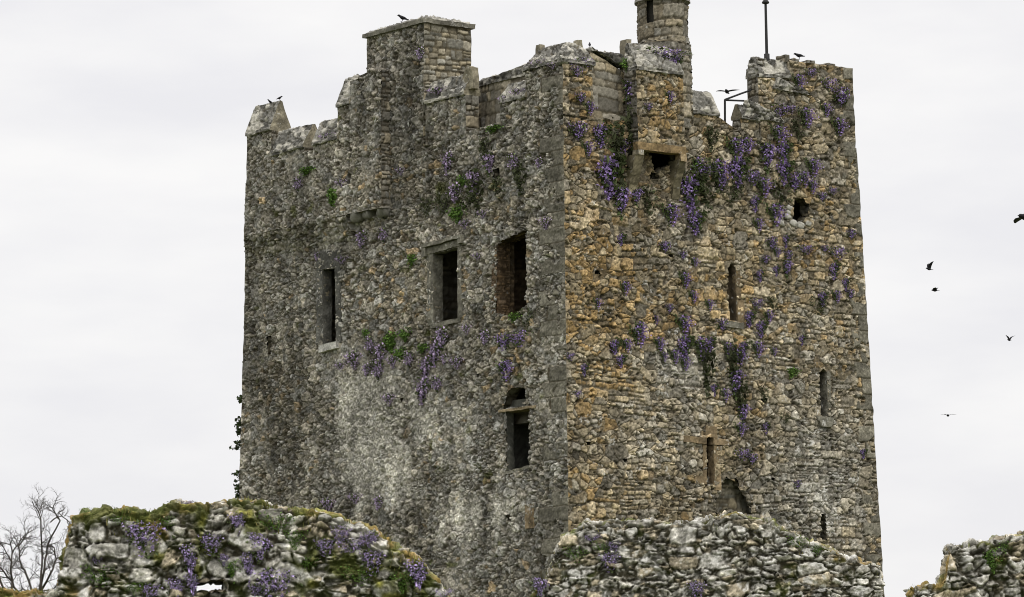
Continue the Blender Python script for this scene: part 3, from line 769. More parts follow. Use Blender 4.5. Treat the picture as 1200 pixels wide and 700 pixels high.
# right-hand face
ua, za = FR.px(694, 150); ub, _ = FR.px(745, 150)
parapet(SR, 690, 747, 150, 157, 0.0, th=.3)
acc = Acc(); ua, za = FR.px(692, 60, -.3); ub, zb = FR.px(729, 84, -.3)
SR.box(acc, float(ua), float(ub), ZB, float(za), -.3, -.8, {'*': fac(style_generic, sw=.75, sh=.42, relief=.03, tan=.55), 'fade': (1, 1, 0, 1)}, z1b=float(zb), res=.04)
rp = tpart(acc, 'raking_wall')
acc = Acc()
SR.box(acc, float(ua), float(ub), float(za), float(za) + .12, -.22, -.88, {'*': COP, 'fade': (1, 1, 1, 1)}, z1b=float(zb) + .12, bottom=True, res=.04)
tpart(acc, 'coping', parent=rp)
parapet(SR, 727, 749, 84, 88, -.3, th=.6)
acc = Acc()
slab(acc, SR, [(738, 92), (745, 92), (745, 45), (739, 45)], -.2, -.5, {'*': ASHT}); tpart(acc, 'gable_slab')
acc = Acc()
slab(acc, SR, [(713, 82), (742, 84), (738, 63), (722, 62)], -.9, -1.5, {'*': COP}); tpart(acc, 'rubble_stub')

# round chimney turret with a rim and a slot
def ring_wall(acc, ctr, r0, r1, z0, z1, style, res=.035, a0=0, a1=2 * math.pi, skip=None, seg=48):
    nu = int((a1 - a0) * max(r0, r1) / res); nv = max(1, int((z1 - z0) / res))
    a, t = np.meshgrid(np.linspace(a0, a1, nu + 1), np.linspace(0, 1, nv + 1)); a = a.ravel(); t = t.ravel()
    r = r0 + (r1 - r0) * t; z_ = z0 + (z1 - z0) * t
    d, c = style(a * max(r0, r1), z_)
    n = np.stack([np.cos(a), np.sin(a), 0 * a], 1)
    # faceted in eight flat sides
    V = np.array([ctr[0], ctr[1], 0]) + n * (r + d)[:, None] + np.stack([0 * a, 0 * a, z_], 1)
    i = np.arange(nu * nv); rr_ = i // nu; q = i % nu; b_ = rr_ * (nu + 1) + q
    Q = np.stack([b_, b_ + 1, b_ + nu + 2, b_ + nu + 1], 1)
    if skip is not None:
        ca = (a[Q[:, 0]] + a[Q[:, 2]]) / 2; cz_ = (z_[Q[:, 0]] + z_[Q[:, 2]]) / 2
        Q = Q[~skip(ca, cz_)]
    acc.add(V, c, Q)
def st_ring(k=1, tan=.5, lich=-.05):
    def f(u, v):
        d, body, r1, r2, r3, r4 = coursed(u, v, .5, .7, k, joint=.03, relief=.05, wob=.07, rough=.05, p2=.6)
        lum = .6 + .7 * r1
        c = mix(GREY[None] * .95 * lum[:, None], TAN * .95 * lum[:, None], np.clip(tan + .8 * (r2 - .5), 0, 1))
        c = mix(np.broadcast_to(MORTAR, c.shape), c, body)
        return d, finish(c, u, v, k, body, lich=lich, salt=.5)
    return f
oc = -.75
uC, zC = FR.px(778, 100, oc); ctr = FR.pt(uC, zC, oc)
_, ztop = FR.px(776, 5, oc); ztop = float(ztop); _, zmid = FR.px(776, 54, oc); zmid = float(zmid)
rad = 31 / (F / ctr[1])
acc = Acc()
ang_slot = math.atan2(-1, -.62)
slot = lambda a, z_: (np.abs(((a - ang_slot + math.pi) % (2 * math.pi)) - math.pi) < .16) & (z_ > ztop - .72)
ring_wall(acc, ctr, rad * 1.10, rad * 1.06, ZB, zmid, st_ring(1))
ring_wall(acc, ctr, rad * 1.06, rad * .98, zmid, zmid + .04, st_ring(1))
ring_wall(acc, ctr, rad * .98, rad * .97, zmid + .04, ztop, st_ring(2, .4), skip=slot)
ch = tpart(acc, 'chimney_turret')
acc = Acc(); ring_wall(acc, ctr, rad * .72, rad * .72, zmid, ztop, lambda u, v: (0 * u, np.broadcast_to(DARK * .7, (len(u), 3)).copy()), res=.1)
tpart(acc, 'flue', parent=ch)
acc = Acc()
cst = lambda u, v: (.03 * fbm(u / .15, v / .15, 2, 2), (GREY * np.exp(.5 * vn2(u / .05, v / .05, 3))[:, None]))
ring_wall(acc, ctr, rad * .8, rad * 1.08, ztop - .001, ztop, cst)
ring_wall(acc, ctr, rad * 1.08, rad * 1.06, ztop, ztop + .1, cst)
ring_wall(acc, ctr, rad * 1.06, .04, ztop + .1, ztop + 1.0, cst)
tpart(acc, 'conical_cap', parent=ch)

# box machicolation (oriel) on the right-hand face
OB = .45
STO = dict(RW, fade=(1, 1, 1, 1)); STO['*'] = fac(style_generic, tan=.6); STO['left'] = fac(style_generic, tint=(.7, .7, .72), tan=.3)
uo0, zo0 = (float(q) for q in FR.px(748, 166, OB)); uo1, zo1 = (float(q) for q in FR.px(803, 166, OB)); zor = float(FR.px(748, 82, OB)[1])
acc = Acc()
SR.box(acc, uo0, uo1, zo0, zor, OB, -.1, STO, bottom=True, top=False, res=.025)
ori = tpart(acc, 'box_machicolation', label='small projecting box of orange stone on corbels')
acc = Acc()
zrt = float(FR.px(770, 55, -.05)[1])
SR.roof(acc, uo0, uo1, zor, zrt, OB, -.1, ridge=-.05, styl={'*': COP}, over=.06, trim=.12)
tpart(acc, 'roof', parent=ori)
acc = Acc()
SR.box(acc, uo0 - .02, uo1 + .02, zo0 - .24, zo0 - .004, OB + .02, OB - .25, {'*': fac(style_ashlar, base=(.175, .125, .065), k=1, lich=.08), 'fade': (1, 1, 1, 1)}, bottom=True, res=.03)
SR.box(acc, uo1 - .22, uo1 + .04, zo0 - .46, zo0 - .244, OB + .03, OB - .25, {'*': fac(style_ashlar, base=(.19, .145, .085), k=2, lich=.1), 'fade': (1, 1, 1, 1)}, bottom=True, res=.03)
SR.box(acc, uo0 - .02, uo0 + .2, zo0 - .40, zo0 - .244, OB + .02, OB - .25, {'*': fac(style_ashlar, base=(.2, .18, .13), k=2, lich=.08), 'fade': (1, 1, 1, 1)}, bottom=True, res=.03)
tpart(acc, 'lintel', parent=ori)
for (ua, ub) in ((uo0 - .12, uo0 + .22), (uo1 - .24, uo1 + .03)):
    acc = Acc(); zt_ = zo0 - .4
    rows = [(0, .03), (.25, .10), (.5, .20), (.75, .32), (1, .44)]
    for (t0, o0), (t1, o1) in zip(rows[:-1], rows[1:]):
        z0 = zt_ - 1.15 + t0 * 1.15; z1 = zt_ - 1.15 + t1 * 1.15; q = FR.pt
        hexa(acc, [q(ua, z0, o0), q(ub, z0, o0), q(ub, z0, -.1), q(ua, z0, -.1)], [q(ua, z1, o1), q(ub, z1, o1), q(ub, z1, -.1), q(ua, z1, -.1)], dict({'*': fac(style_ashlar, base=(.15, .13, .085))}, fade=(0, 0, 0, 0)), res=.05, back=False, bottom=(t0 == 0))
    tpart(acc, 'corbel', parent=ori)

merlon(SR, 811, 842, 133, (822, 107), 0.0, ybase_b=137, apex_b=(836, 110))
parapet(SR, 803, 812, 118, 120); 
parapet(SR, 842, 869, 137, 157, th=.5)
merlon(SR, 868, 889, 139, (878, 125), 0.0, ybase_b=142, th=.4)
# flush corner turret at the right
acc = Acc(); u0, z0 = FR.px(888, 92); u1, z1 = FR.px(1003.5, 81)
u2, z2 = FR.px(925, 71)
SR.box(acc, float(u0), float(u2), ZB, float(FR.px(888, 90)[1]), 0, -.5, dict(RW, fade=(1, 0, 0, 1)), z1b=float(FR.px(925, 92)[1]), res=.025)
SR.box(acc, float(u2), float(cornerline(0) * 0 + WR), ZB, float(z2), 0, -.5, dict(RW, fade=(0, 1, 0, 1)), z1b=float(z1), res=.025)
ct = tpart(acc, 'corner_turret')
acc = Acc()
SR.roof(acc, float(u0), float(u2), float(FR.px(888, 90)[1]), float(FR.px(905, 70, -.25)[1]), 0, -.5, ridge=-.25, zcb=float(FR.px(925, 92)[1]), styl={'*': COP})
tpart(acc, 'coping', parent=ct)
acc = Acc()
for (x0, y0, x1, y1, h) in [(870, 137, 918, 145, 20), (905, 104, 950, 112, 13)]:
    slab(acc, SR, [(x0, y0), (x1, y1), (x1 - 8, y1 - h * .5), (x0 + 5, y0 - h)], .09, -.1, {'*': COP})
tpart(acc, 'coping', parent=ct, label='white lichened remnants of coping')
acc = Acc()
for (x, y, s, h) in [(924, 70, 3, 6), (934, 72, 4, 4), (952, 73, 5, 3), (975, 77, 6, 3), (893, 72, 4, 4)]:
    acc = Acc(); slab(acc, SR, [(x - s, y + 2), (x + s, y + 3), (x + s * .8, y - h + 1), (x - s * .8, y - h)], -.05, -.5, {'*': GEN}); tpart(acc, 'loose_coping_stone', parent=ct)
#@@SCENE2@@
# ------------------------------------------------------------------ ground
acc = Acc()
gx, gy = np.meshgrid(np.linspace(-2500, 2500, 60), np.linspace(-1500, 3500, 60)); gx = gx.ravel(); gy = gy.ravel()
i = np.arange(59 * 59); a = (i // 59) * 60 + i % 59
gc = np.array([.085, .10, .035])[None] * (1 + .3 * fbm(gx / 200, gy / 200, 1, 3))[:, None]
acc.add(np.stack([gx, gy, 0 * gx], 1), gc, np.stack([a, a + 1, a + 61, a + 60], 1))
tag(acc.build('ground', mat_attr('grass_ground', fine=3, speck=.5, bump=.3), smooth=False), 'rough green grass around the ruin', kind='structure')

# ------------------------------------------------------------------ ruined foreground walls
def vor3(P, jit, k):
    n = len(P); f1 = np.full(n, 9., np.float32); f2 = np.full(n, 9., np.float32); I = np.zeros((n, 3), np.int32); O = np.zeros((n, 3), np.float32)
    Pi = np.floor(P).astype(np.int32)
    for dx in (-1, 0, 1):
        for dy in (-1, 0, 1):
            for dz in (-1, 0, 1):
                c = Pi + np.array([dx, dy, dz]); m = c & 63
                h = np.stack([TAB3[(k + q) % 4][m[:, 0], m[:, 1], m[:, 2]] for q in range(3)], 1)
                o = (P - c - .5 - jit * (h - .5)).astype(np.float32)
                d = (np.abs(o) ** 3.0).sum(1) ** (1 / 3.0)
                w = d < f1
                f2 = np.where(w, f1, np.minimum(f2, d)); f1 = np.where(w, d, f1)
                I = np.where(w[:, None], c, I); O = np.where(w[:, None], o, O)
    return f1, f2, I, O
def h3(I, k): J = (I * np.array([3, 5, 7]) + k * 13) & 63; return TAB3[k % 4][J[:, 0], J[:, 1], J[:, 2]]

class RuinWall:
    def __init__(s, Y, xref, th, T, top, seed, cell=(.26, .26, .17), relief=.072, bigp=.22, big=2.1, bot=722, res=.011, moss=0.0, light=1.0):
        s.n = np.array([math.sin(th), -math.cos(th), 0]); s.d = np.array([math.cos(th), math.sin(th), 0])
        r = ray(xref, 650); s.O = CAM + r / r[1] * Y; s.O[2] = 0; s.T = T; s.seed = seed
        s.cell = np.array(cell); s.relief = relief; s.bigp = bigp; s.big = big; s.res = res; s.moss = moss; s.light = light
        pts = [s.uz(x, y) for x, y in top]; s.pu = np.array([q[0] for q in pts]); s.pz = np.array([q[1] for q in pts])
        s.zlo = min(min(s.pz) - .25, s.uz(xref, bot)[1])
    def uz(s, x, y):
        P = at_plane(x, y, s.O, s.n); return float((P - s.O) @ s.d), float(P[2])
    def H(s, u): return np.interp(u, s.pu, s.pz) + .05 * fbm(u / .22, u * 0 + s.seed, 2, 3)
    def pos(s, u, w, z): return s.O + u[:, None] * s.d - w[:, None] * s.n + np.stack([0 * u, 0 * u, z], 1)
    def shade(s, u, w, z, fade=None):
        """displaced positions and colours for base points in wall coordinates"""
        H = s.H(u); r = .10; e = .015
        sl = (s.H(u + e) - s.H(u - e)) / (2 * e); sl = np.clip(sl, -8, 8)
        tn = -sl[:, None] * s.d + np.array([0, 0, 1.0]); tn = tn / np.linalg.norm(tn, axis=1)[:, None]
        wf = np.exp(-w / r); wb = np.exp(-(s.T - w) / r); wl = np.exp(-(u - s.pu[0]) / r); wr = np.exp(-(s.pu[-1] - u) / r); wt = np.exp(-(H - z).clip(0) / r)
        nn = wf[:, None] * s.n - wb[:, None] * s.n - wl[:, None] * s.d + wr[:, None] * s.d + wt[:, None] * tn
        nn = nn / (np.linalg.norm(nn, axis=1)[:, None] + 1e-9)
        ex = (wf + wb + wl + wr + wt - 1).clip(0, 2)
        q = np.stack([u, w, z], 1)
        q = q + .09 * np.stack([fbm3(q / .35 + 3.1 * j, j, 2) for j in range(3)], 1) + s.seed * 3.7
        B = vor3(q / (s.cell * s.big), .85, 0); S = vor3(q / s.cell, .85, 1)
        ub = h3(B[2], 1) < s.bigp; mc = s.cell.min()
        eb = (B[1] - B[0]) * mc * s.big; es = np.minimum((S[1] - S[0]) * mc, eb)
        ee = np.where(ub, eb, es) + .035 * vn3(q / .06, 1) + .025 * vn3(q / .025, 2); I = np.where(ub[:, None], B[2] + 31, S[2])
        r1, r2, r3, r4 = (h3(I, k) for k in (0, 1, 2, 3)); O = np.where(ub[:, None], B[3], S[3])
        body = sst(-.004, .024, ee); dome = sst(0, .12, ee)
        tilt = O[:, 0] * (r2 - .5) + O[:, 2] * (r3 - .5)
        rg = fbm3(q / .11, 1, 4)
        tp = np.exp(-(H - z).clip(0) / .12); ft = vn3(q / .07, 3); ft2 = vn3(q / .035, 0)
        d = s.relief * ((body * (.5 + .5 * r1 + .1 * dome) - .85 + 1.1 * tilt * body + .4 * (r1 > .8) * body) * (1 - .55 * tp)) + .075 * rg + .035 * np.abs(ft) + .02 * np.abs(ft2) - .45 * r * ex + .04 * tp * fbm3(q / .16, 2, 3)
        if fade is not None: d = d * fade
        fl_ = sst(.1, .4, fbm3(q / .2 + 31, 0, 3)) * .75; body = np.maximum(body, fl_)
        lum = (.65 + .85 * r2) * s.light * 1.15
        c = mix(GREY[None] * 1.0 * lum[:, None], PALE * .8 * lum[:, None], np.clip((r3 - .35) * 1.3, 0, .9))
        c = mix(c, TAN * .9 * lum[:, None], (r4 > .78) * .7)
        c = mix(c, DARK * lum[:, None], (r4 < .16) * .7)
        g = vn3(q / .03, 2) + .8 * vn3(q / .016, 3)
        c = c * np.exp(1.15 * g + .9 * rg)[:, None]
        lw = sst(.02, .36, fbm3(q / .13 + 5, 3, 4) + .4 * g + .25 * (r3 - .5)) * .85
        c = mix(c, np.array([.60, .59, .55])[None] + 0 * c, lw * body)
        c = mix(np.array([.046, .041, .026])[None] + 0 * c, c, body)
        # moss and lichens on the head of the wall and in the joints
        top = np.exp(-(H - z).clip(0) / .13)
        mn = fbm3(q / .22 + 2, 2, 3)
        m = sst(.28, .55, .42 * top + 1.0 * mn + s.moss * .55) * .9
        mc_ = mix(np.array([.070, .076, .018])[None] + 0 * c, np.array([.185, .125, .035])[None] + 0 * c, sst(.1, .4, fbm3(q / .3 + 8, 1, 2) + .15 * top))
        mc_ = mix(mc_, np.array([.16, .155, .030])[None] + 0 * c, sst(.1, .35, fbm3(q / .14 + 18, 0, 2)))
        mc_ = 1.4 * mc_ * np.exp(.8 * g)[:, None]
        c = mix(c, mc_, m)
        mj = sst(-.05, .3, mn + s.moss * .5) * (1 - body) * .8
        c = mix(c, np.array([.045, .055, .014])[None] + 0 * c, mj)
        return s.pos(u, w, z) + nn * d[:, None], c
    def grid(s, acc, U, Vv, fn, mask=None):
        u, t = np.meshgrid(U, Vv); u = u.ravel(); t = t.ravel()
        w, z, uu = fn(u, t); P, c = s.shade(uu, w, z)
        nu, nv = len(U) - 1, len(Vv) - 1; i = np.arange(nu * nv); a = (i // nu) * (nu + 1) + i % nu
        Q = np.stack([a, a + 1, a + nu + 2, a + nu + 1], 1)
        if mask is not None:
            ce = (uu[Q[:, 0]] + uu[Q[:, 2]]) / 2, (z[Q[:, 0]] + z[Q[:, 2]]) / 2
            Q = Q[~mask(*ce)]
        acc.add(P, c, Q)
    def build(s, name, label, hole=None):
        acc = Acc(); r = s.res; u0, u1 = s.pu[0], s.pu[-1]
        uf = np.linspace(u0, u1, 6000); hf = s.H(uf); al_ = np.concatenate([[0], np.cumsum(np.hypot(np.diff(uf), np.diff(hf) * (np.abs(np.diff(hf)) > 1.2 * np.diff(uf))))]); U = np.interp(np.linspace(0, al_[-1], int(al_[-1] / r)), al_, uf); hm = max(s.pz) - s.zlo
        T1 = np.linspace(0, 1, int(hm / r)); one = lambda u: np.ones_like(u)
        mk = None
        if hole is not None:
            pm = [s.uz(*q) for q in hole]; mf = poly_mask(pm, lambda P: (P[:, 0], P[:, 1]), .012, 2)
            mk = lambda u, z: mf(np.stack([u, z], 1))
        s.grid(acc, U, T1, lambda u, t: (0 * u, s.zlo + t * (s.H(u) - s.zlo), u), mk)
        s.grid(acc, U, np.linspace(0, 1, int(s.T / r / 1.3)), lambda u, t: (t * s.T, s.H(u), u))
        T2 = np.linspace(0, 1, int(hm / r / 2)); U2 = U[::2] if len(U) % 2 else np.append(U[::2], U[-1])
        s.grid(acc, U2[::-1], T2, lambda u, t: (s.T * one(u), s.zlo + t * (s.H(u) - s.zlo), u), mk)
        Wd = np.linspace(0, s.T, int(s.T / r))
        s.grid(acc, Wd[::-1], T1, lambda w, t: (w, s.zlo + t * (s.H(np.full_like(w, u0)) - s.zlo), np.full_like(w, u0)))
        s.grid(acc, Wd, T1, lambda w, t: (w, s.zlo + t * (s.H(np.full_like(w, u1)) - s.zlo), np.full_like(w, u1)))
        if hole is not None:   # sides of the hole right through the wall
            n = len(pm); cu = np.mean([q[0] for q in pm]); cz = np.mean([q[1] for q in pm])
            for i in range(n):
                a_, b_ = [(cu + (q[0] - cu) * 1.12, cz + (q[1] - cz) * 1.15) for q in (pm[i], pm[(i + 1) % n])]
                f = lambda q, w: s.O + q[0] * s.d - w * s.n + np.array([0, 0, q[1]])
                quadpatch(acc, f(a_, -.02), f(b_, -.02), f(b_, s.T), f(a_, s.T), fac(style_generic, sw=.2, sh=.12), .04, (0, 0, 0, 0))
        # the plain foot of the wall, below the picture
        cs = [(u0, 0), (u1, 0), (u1, s.T), (u0, s.T)]
        lo = [s.O + u * s.d - w * s.n for u, w in cs]; hi = [q + np.array([0, 0, s.zlo + .02]) for q in lo]
        for i in range(4):
            quadpatch(acc, lo[i], lo[(i + 1) % 4], hi[(i + 1) % 4], hi[i], fac(style_generic, sw=.35, sh=.22), .08, (0, 0, 0, 0))
        base = s.O + s.d * (u0 + u1) / 2
        o = acc.build(name, STONE_NEAR, origin=base)
        return tag(o, label, 'wall')
    def on(s, x, y, o=.05):
        P = at_plane(x, y, s.O, s.n); return P + s.n * o

RWL = RuinWall(42, 300, .06, .62, [(-70, 700), (-40, 690), (30, 690), (66, 690), (70, 655), (75, 632), (84, 606), (100, 597), (122, 594), (150, 597), (180, 597), (192, 590), (206, 586), (240, 587), (285, 587), (320, 591), (350, 597), (385, 600), (420, 610), (450, 626), (480, 648), (505, 668), (520, 685), (533, 705), (545, 735)], 1, cell=(.16, .17, .085), bigp=.32, big=2.4, moss=.26, light=1.12)
RWL.build('ruined_wall', 'nearest mossy ruined wall at lower left with a small square hole', hole=[(227, 694), (227, 680), (261, 679), (262, 692), (244, 695)])
RWR = RuinWall(58, 830, -.05, .7, [(600, 735), (618, 705), (630, 690), (642, 668), (650, 645), (664, 624), (684, 611), (740, 608), (790, 613), (815, 610), (840, 606), (858, 602), (880, 605), (905, 612), (930, 624), (955, 634), (975, 645), (995, 655), (1020, 657), (1034, 660)], 2, cell=(.20, .2, .095), bigp=.14, moss=-.2, light=1.12, res=.014)
RWR.build('ruined_wall', 'pale rubble ruined wall standing in front of the right corner of the tower')
RWF = RuinWall(46, 1140, .04, .6, [(1064, 735), (1065, 700), (1066, 686), (1085, 684), (1103, 683), (1110, 668), (1111, 652), (1113, 639), (1140, 636), (1165, 632), (1190, 627), (1230, 622), (1300, 618)], 3, cell=(.18, .18, .10), bigp=.16, moss=-.15, light=1.15)
RWF.build('ruined_wall', 'stepped ruined wall at the right edge, apart from the tower')

# grass and moss growing along the heads of the walls
def grass_strip(W_, seed, n, label):
    r = np.random.RandomState(seed); acc = Acc(); V = []; C = []
    u = r.uniform(W_.pu[0], W_.pu[-1], n); keep = fbm(u / .25, u * 0 + seed, 3, 2) > .0; u = u[keep]
    w = r.uniform(-.06, .4, len(u)) ; z = W_.H(u) - .04 - .3 * (w < 0) * r.rand(len(u))
    P = W_.pos(u, w.clip(-.05), z)
    L_ = r.uniform(.02, .075, len(u)); a = r.uniform(0, 6.28, len(u)); ln = r.uniform(.1, .6, len(u))
    tip = P + np.stack([np.cos(a) * ln * L_, np.sin(a) * ln * L_, L_], 1)
    sd = np.stack([np.cos(a + 1.5), np.sin(a + 1.5), 0 * a], 1) * .006
    V = np.stack([P - sd, P + sd, tip + sd * .25, tip - sd * .25], 1).reshape(-1, 3)
    t = r.rand(len(u))[:, None]; c = np.array([.09, .12, .025]) * (1 - t) + np.array([.20, .16, .055]) * t
    acc.add(V, np.repeat(c, 4, 0), np.arange(len(V)).reshape(-1, 4))
    o = acc.build('grass', LEAF, smooth=False); tag(o, label, 'grass', kind='stuff')
grass_strip(RWL, 5, 2200, 'short dry grass and moss along the head of the nearest left wall')
grass_strip(RWR, 6, 600, 'sparse dry grass along the head of the pale right wall')
grass_strip(RWF, 7, 300, 'sparse grass along the head of the far right wall')

# ------------------------------------------------------------------ flowers and greenery
PURPLE = np.array([.262, .185, .395]); MAUVE = np.array([.365, .285, .425]); LEAFC = np.array([.060, .078, .030]); GREENC = np.array([.085, .150, .030]); DKGREEN = np.array([.035, .050, .018])
def quads(r, P, size, colr, var=.35, droop=.3, asp=1.0):
    n = len(P); a = r.normal(size=(n, 3)); a[:, 1] -= .0; a /= np.linalg.norm(a, axis=1)[:, None]
    b = np.cross(a, r.normal(size=(n, 3))); b /= np.linalg.norm(b, axis=1)[:, None]
    s = size * r.uniform(.6, 1.3, n)[:, None]
    a = a * s * asp; b = b * s
    f = np.cross(a, b); f = f / (np.linalg.norm(f, axis=1)[:, None] + 1e-9) * s * .3
    V = np.stack([P - a, P - b * .8 + f, P + a, P + b * .8 + f], 1).reshape(-1, 3)
    c = colr * np.exp(var * r.normal(size=(n, 1)))
    return V, np.repeat(c, 4, 0), np.arange(4 * n).reshape(-1, 4)
def hang(r, n, w, taper=True, cut=0.0):
    """points of a hanging spray: top at z=0, tip at z=-1, standing out of the wall along -y"""
    t = r.beta(1.4, 1.5, n); prof = w * (np.interp(t, [0, .15, .4, .75, 1], [.35, .5, .5, .28, .06]) if taper else .5)
    k = r.randint(0, 7, n); kc = r.uniform(-.95, .95, 7)[k]; t = np.clip(t * r.uniform(.55, 1.1, 7)[k] + r.uniform(0, .22, 7)[k], 0, 1.05)
    x = prof * (kc + r.normal(size=n) * .28); y = -np.abs(r.normal(size=n)) * .11 * (1 - .6 * t) * (w + .5) - .03
    return np.stack([x, y, -t], 1)
def proto(seed, w, nb, nl, pc, lc, bs=.05, ls=.055):
    r = np.random.RandomState(seed); B = None
    out = []
    if nb:
        acc = Acc(); acc.add(*quads(r, hang(r, nb, w), bs, pc)); out.append(('blossom', acc, PETAL))
    if nl:
        acc = Acc(); P = hang(r, nl, w * 1.25); P[:, 2] = P[:, 2] * 1.08 + .06; P[:, 1] *= .6
        acc.add(*quads(r, P, ls, lc, .4, asp=1.7)); out.append(('leaves', acc, LEAF))
    return out
def mesh_of(name, acc, mat):
    o = acc.build(name, mat, smooth=False); me = o.data; bpy.data.objects.remove(o); return me
def protos(kind, n, **k): return [[(nm, mesh_of(nm, a, m)) for nm, a, m in proto(100 * hash_k[kind] + i, w=[.45, .6, .8, 1.0, 1.3][i % 5], **k)] for i in range(n)]
hash_k = dict(purple=1, mauve=2, nearp=3, green=4, dark=5, nearg=6)
PR = dict(purple=protos('purple', 5, nb=230, nl=130, pc=PURPLE, lc=LEAFC * 1.2, bs=.043),
          mauve=protos('mauve', 5, nb=190, nl=110, pc=MAUVE, lc=LEAFC * 1.3, bs=.055),
          nearp=protos('nearp', 5, nb=300, nl=150, pc=np.array([.32, .25, .44]), lc=LEAFC * 1.2, bs=.039, ls=.04),
          green=protos('green', 5, nb=0, nl=240, pc=None, lc=GREENC, ls=.06),
          dark=protos('dark', 5, nb=0, nl=170, pc=None, lc=np.array([.058, .066, .032]), ls=.042),
          nearg=protos('nearg', 5, nb=0, nl=300, pc=None, lc=GREENC * .9, ls=.035))
WIDTHS = [.45, .6, .8, 1.0, 1.3]
plants = []     # (kind, x, y, w, h, where)
def fl(where, kind, pts, w=9, h=13):
    for q in pts:
        x, y = q[:2]; ww, hh = (q[2], q[3]) if len(q) > 3 else (w * (.75 + .5 * TAB[0][int(x) & 255, int(y) & 255]), h * (.7 + .6 * TAB[1][int(x) & 255, int(y) & 255]))
        plants.append((kind, x, y, ww, hh, where))
fl('R', 'purple', [(711, 200, 20, 48), (703, 155, 14, 26), (726, 232, 13, 32), (745, 228, 8, 18), (736, 108, 10, 34), (686, 72, 14, 9), (676, 84, 10, 12), (669, 72, 9, 9), (680, 114, 9, 12), (689, 125, 9, 14), (677, 152, 16, 20), (687, 172, 9, 14), (726, 170, 12, 18), (760, 125, 7, 9), (783, 112, 7, 12),
  (934, 95, 10, 18), (949, 84, 10, 10), (971, 97, 14, 14), (985, 112, 16, 20), (919, 127, 22, 10), (909, 133, 8, 12), (943, 135, 14, 20), (966, 127, 9, 14), (981, 146, 12, 18), (911, 156, 14, 20),
  (860, 172, 16, 24), (863, 196, 16, 34), (897, 180, 12, 30), (917, 176, 12, 24), (917, 198, 14, 28), (951, 194, 12, 18), (817, 192, 10, 18), (840, 197, 16, 24), (874, 168, 10, 16), (807, 221, 18, 40), (821, 199, 18, 16), (841, 205, 14, 24),
  (880, 206, 14, 16), (893, 217, 12, 20), (930, 212, 14, 20), (941, 208, 9, 16), (950, 217, 8, 14), (884, 236, 9, 18), (906, 249, 14, 22), (784, 249, 14, 22), (814, 257, 14, 26), (887, 262, 8, 14), (963, 230, 9, 10), (974, 223, 10, 8)])
fl('R', 'purple', [(997, 274, 9, 11), (980, 295, 14, 14), (966, 291), (943, 291, 13, 10), (904, 284, 10, 14), (909, 295), (923, 299), (920, 281), (921, 312, 7, 18), (909, 316), (897, 304), (976, 315, 9, 18), (990, 331), (996, 344), (963, 348, 8, 16), (979, 346), (779, 289, 10, 12), (800, 299), (813, 306), (801, 326, 9, 16), (811, 346), (830, 356), (784, 361), (767, 374), (799, 378, 13, 20), (846, 380, 10, 14), (886, 354, 12, 10), (877, 371, 9, 18), (891, 383, 9, 18), (899, 369), (890, 321), (727, 279), (777, 287), (731, 336), (699, 354), (749, 383, 8, 14), (767, 374),
  (771, 401, 9, 14), (789, 416, 9, 14), (801, 403, 12, 26), (801, 424, 9, 14), (777, 417), (819, 405, 13, 24), (831, 401, 8, 16), (851, 407, 8, 14), (863, 417, 12, 18), (870, 407, 8, 18), (886, 407, 10, 16), (860, 444, 10, 30), (848, 461, 8, 14), (836, 455, 6, 14), (869, 482, 9, 22), (866, 501, 9, 14), (897, 500), (869, 531, 13, 12), (881, 537, 10, 12), (934, 567, 7, 9), (1011, 530), (906, 411), (939, 397), (746, 391, 14, 22), (733, 403), (720, 404, 9, 16), (727, 421, 8, 14), (684, 431), (676, 461), (667, 417)], 7, 11)
fl('O', 'purple', [(780, 62, 32, 14), (791, 73, 10, 20)])
fl('L', 'mauve', [(556, 213, 9, 34), (534, 224, 12, 22), (400, 214, 10, 10), (401, 304, 11, 9), (424, 279, 12, 18), (416, 420, 14, 20), (434, 403, 8, 18), (447, 411, 12, 20), (444, 432, 10, 22), (461, 423, 10, 14), (430, 432, 8, 14), (519, 393, 12, 22), (536, 424, 11, 14), (513, 449, 9, 18), (496, 456, 12, 28), (521, 420), (384, 160, 14, 9), (493, 62, 9, 14), (513, 106, 16, 9), (606, 108, 12, 9), (591, 116, 10, 9), (631, 74, 12, 10), (648, 76, 8, 9), (470, 200), (450, 275), (545, 262), (566, 250), (350, 215), (372, 300), (560, 300), (632, 190), (640, 260), (548, 385, 8, 12), (400, 429), (457, 467, 10, 14), (511, 412, 10, 28), (569, 394, 10, 16), (500, 430, 10, 26), (386, 590, 12, 15), (417, 583, 12, 12), (444, 588, 9, 16), (480, 420, 8, 18), (574, 190, 8, 26), (603, 190, 10, 20), (525, 190, 9, 24)], 8, 12)
fl('L', 'purple', [(593, 401, 12, 22), (609, 395, 16, 18), (593, 432, 12, 22)])
fl('L', 'green', [(427, 391, 8, 10), (460, 401, 11, 22), (476, 391, 9, 14), (470, 414, 9, 14), (493, 408, 12, 10), (343, 261, 9, 12), (359, 254, 12, 14), (381, 247, 14, 18), (390, 230, 7, 20), (481, 305, 10, 14), (539, 213, 14, 14), (537, 249, 12, 18), (600, 372, 14, 10), (356, 201, 18, 9), (575, 152, 18, 8)])
fl('L', 'dark', [(519, 236, 16, 26), (546, 228, 14, 34), (560, 222, 10, 44), (500, 240, 12, 20), (586, 218, 10, 24), (610, 205, 10, 34), (330, 262, 12, 8), (617, 372, 10, 22), (572, 175, 10, 30)])
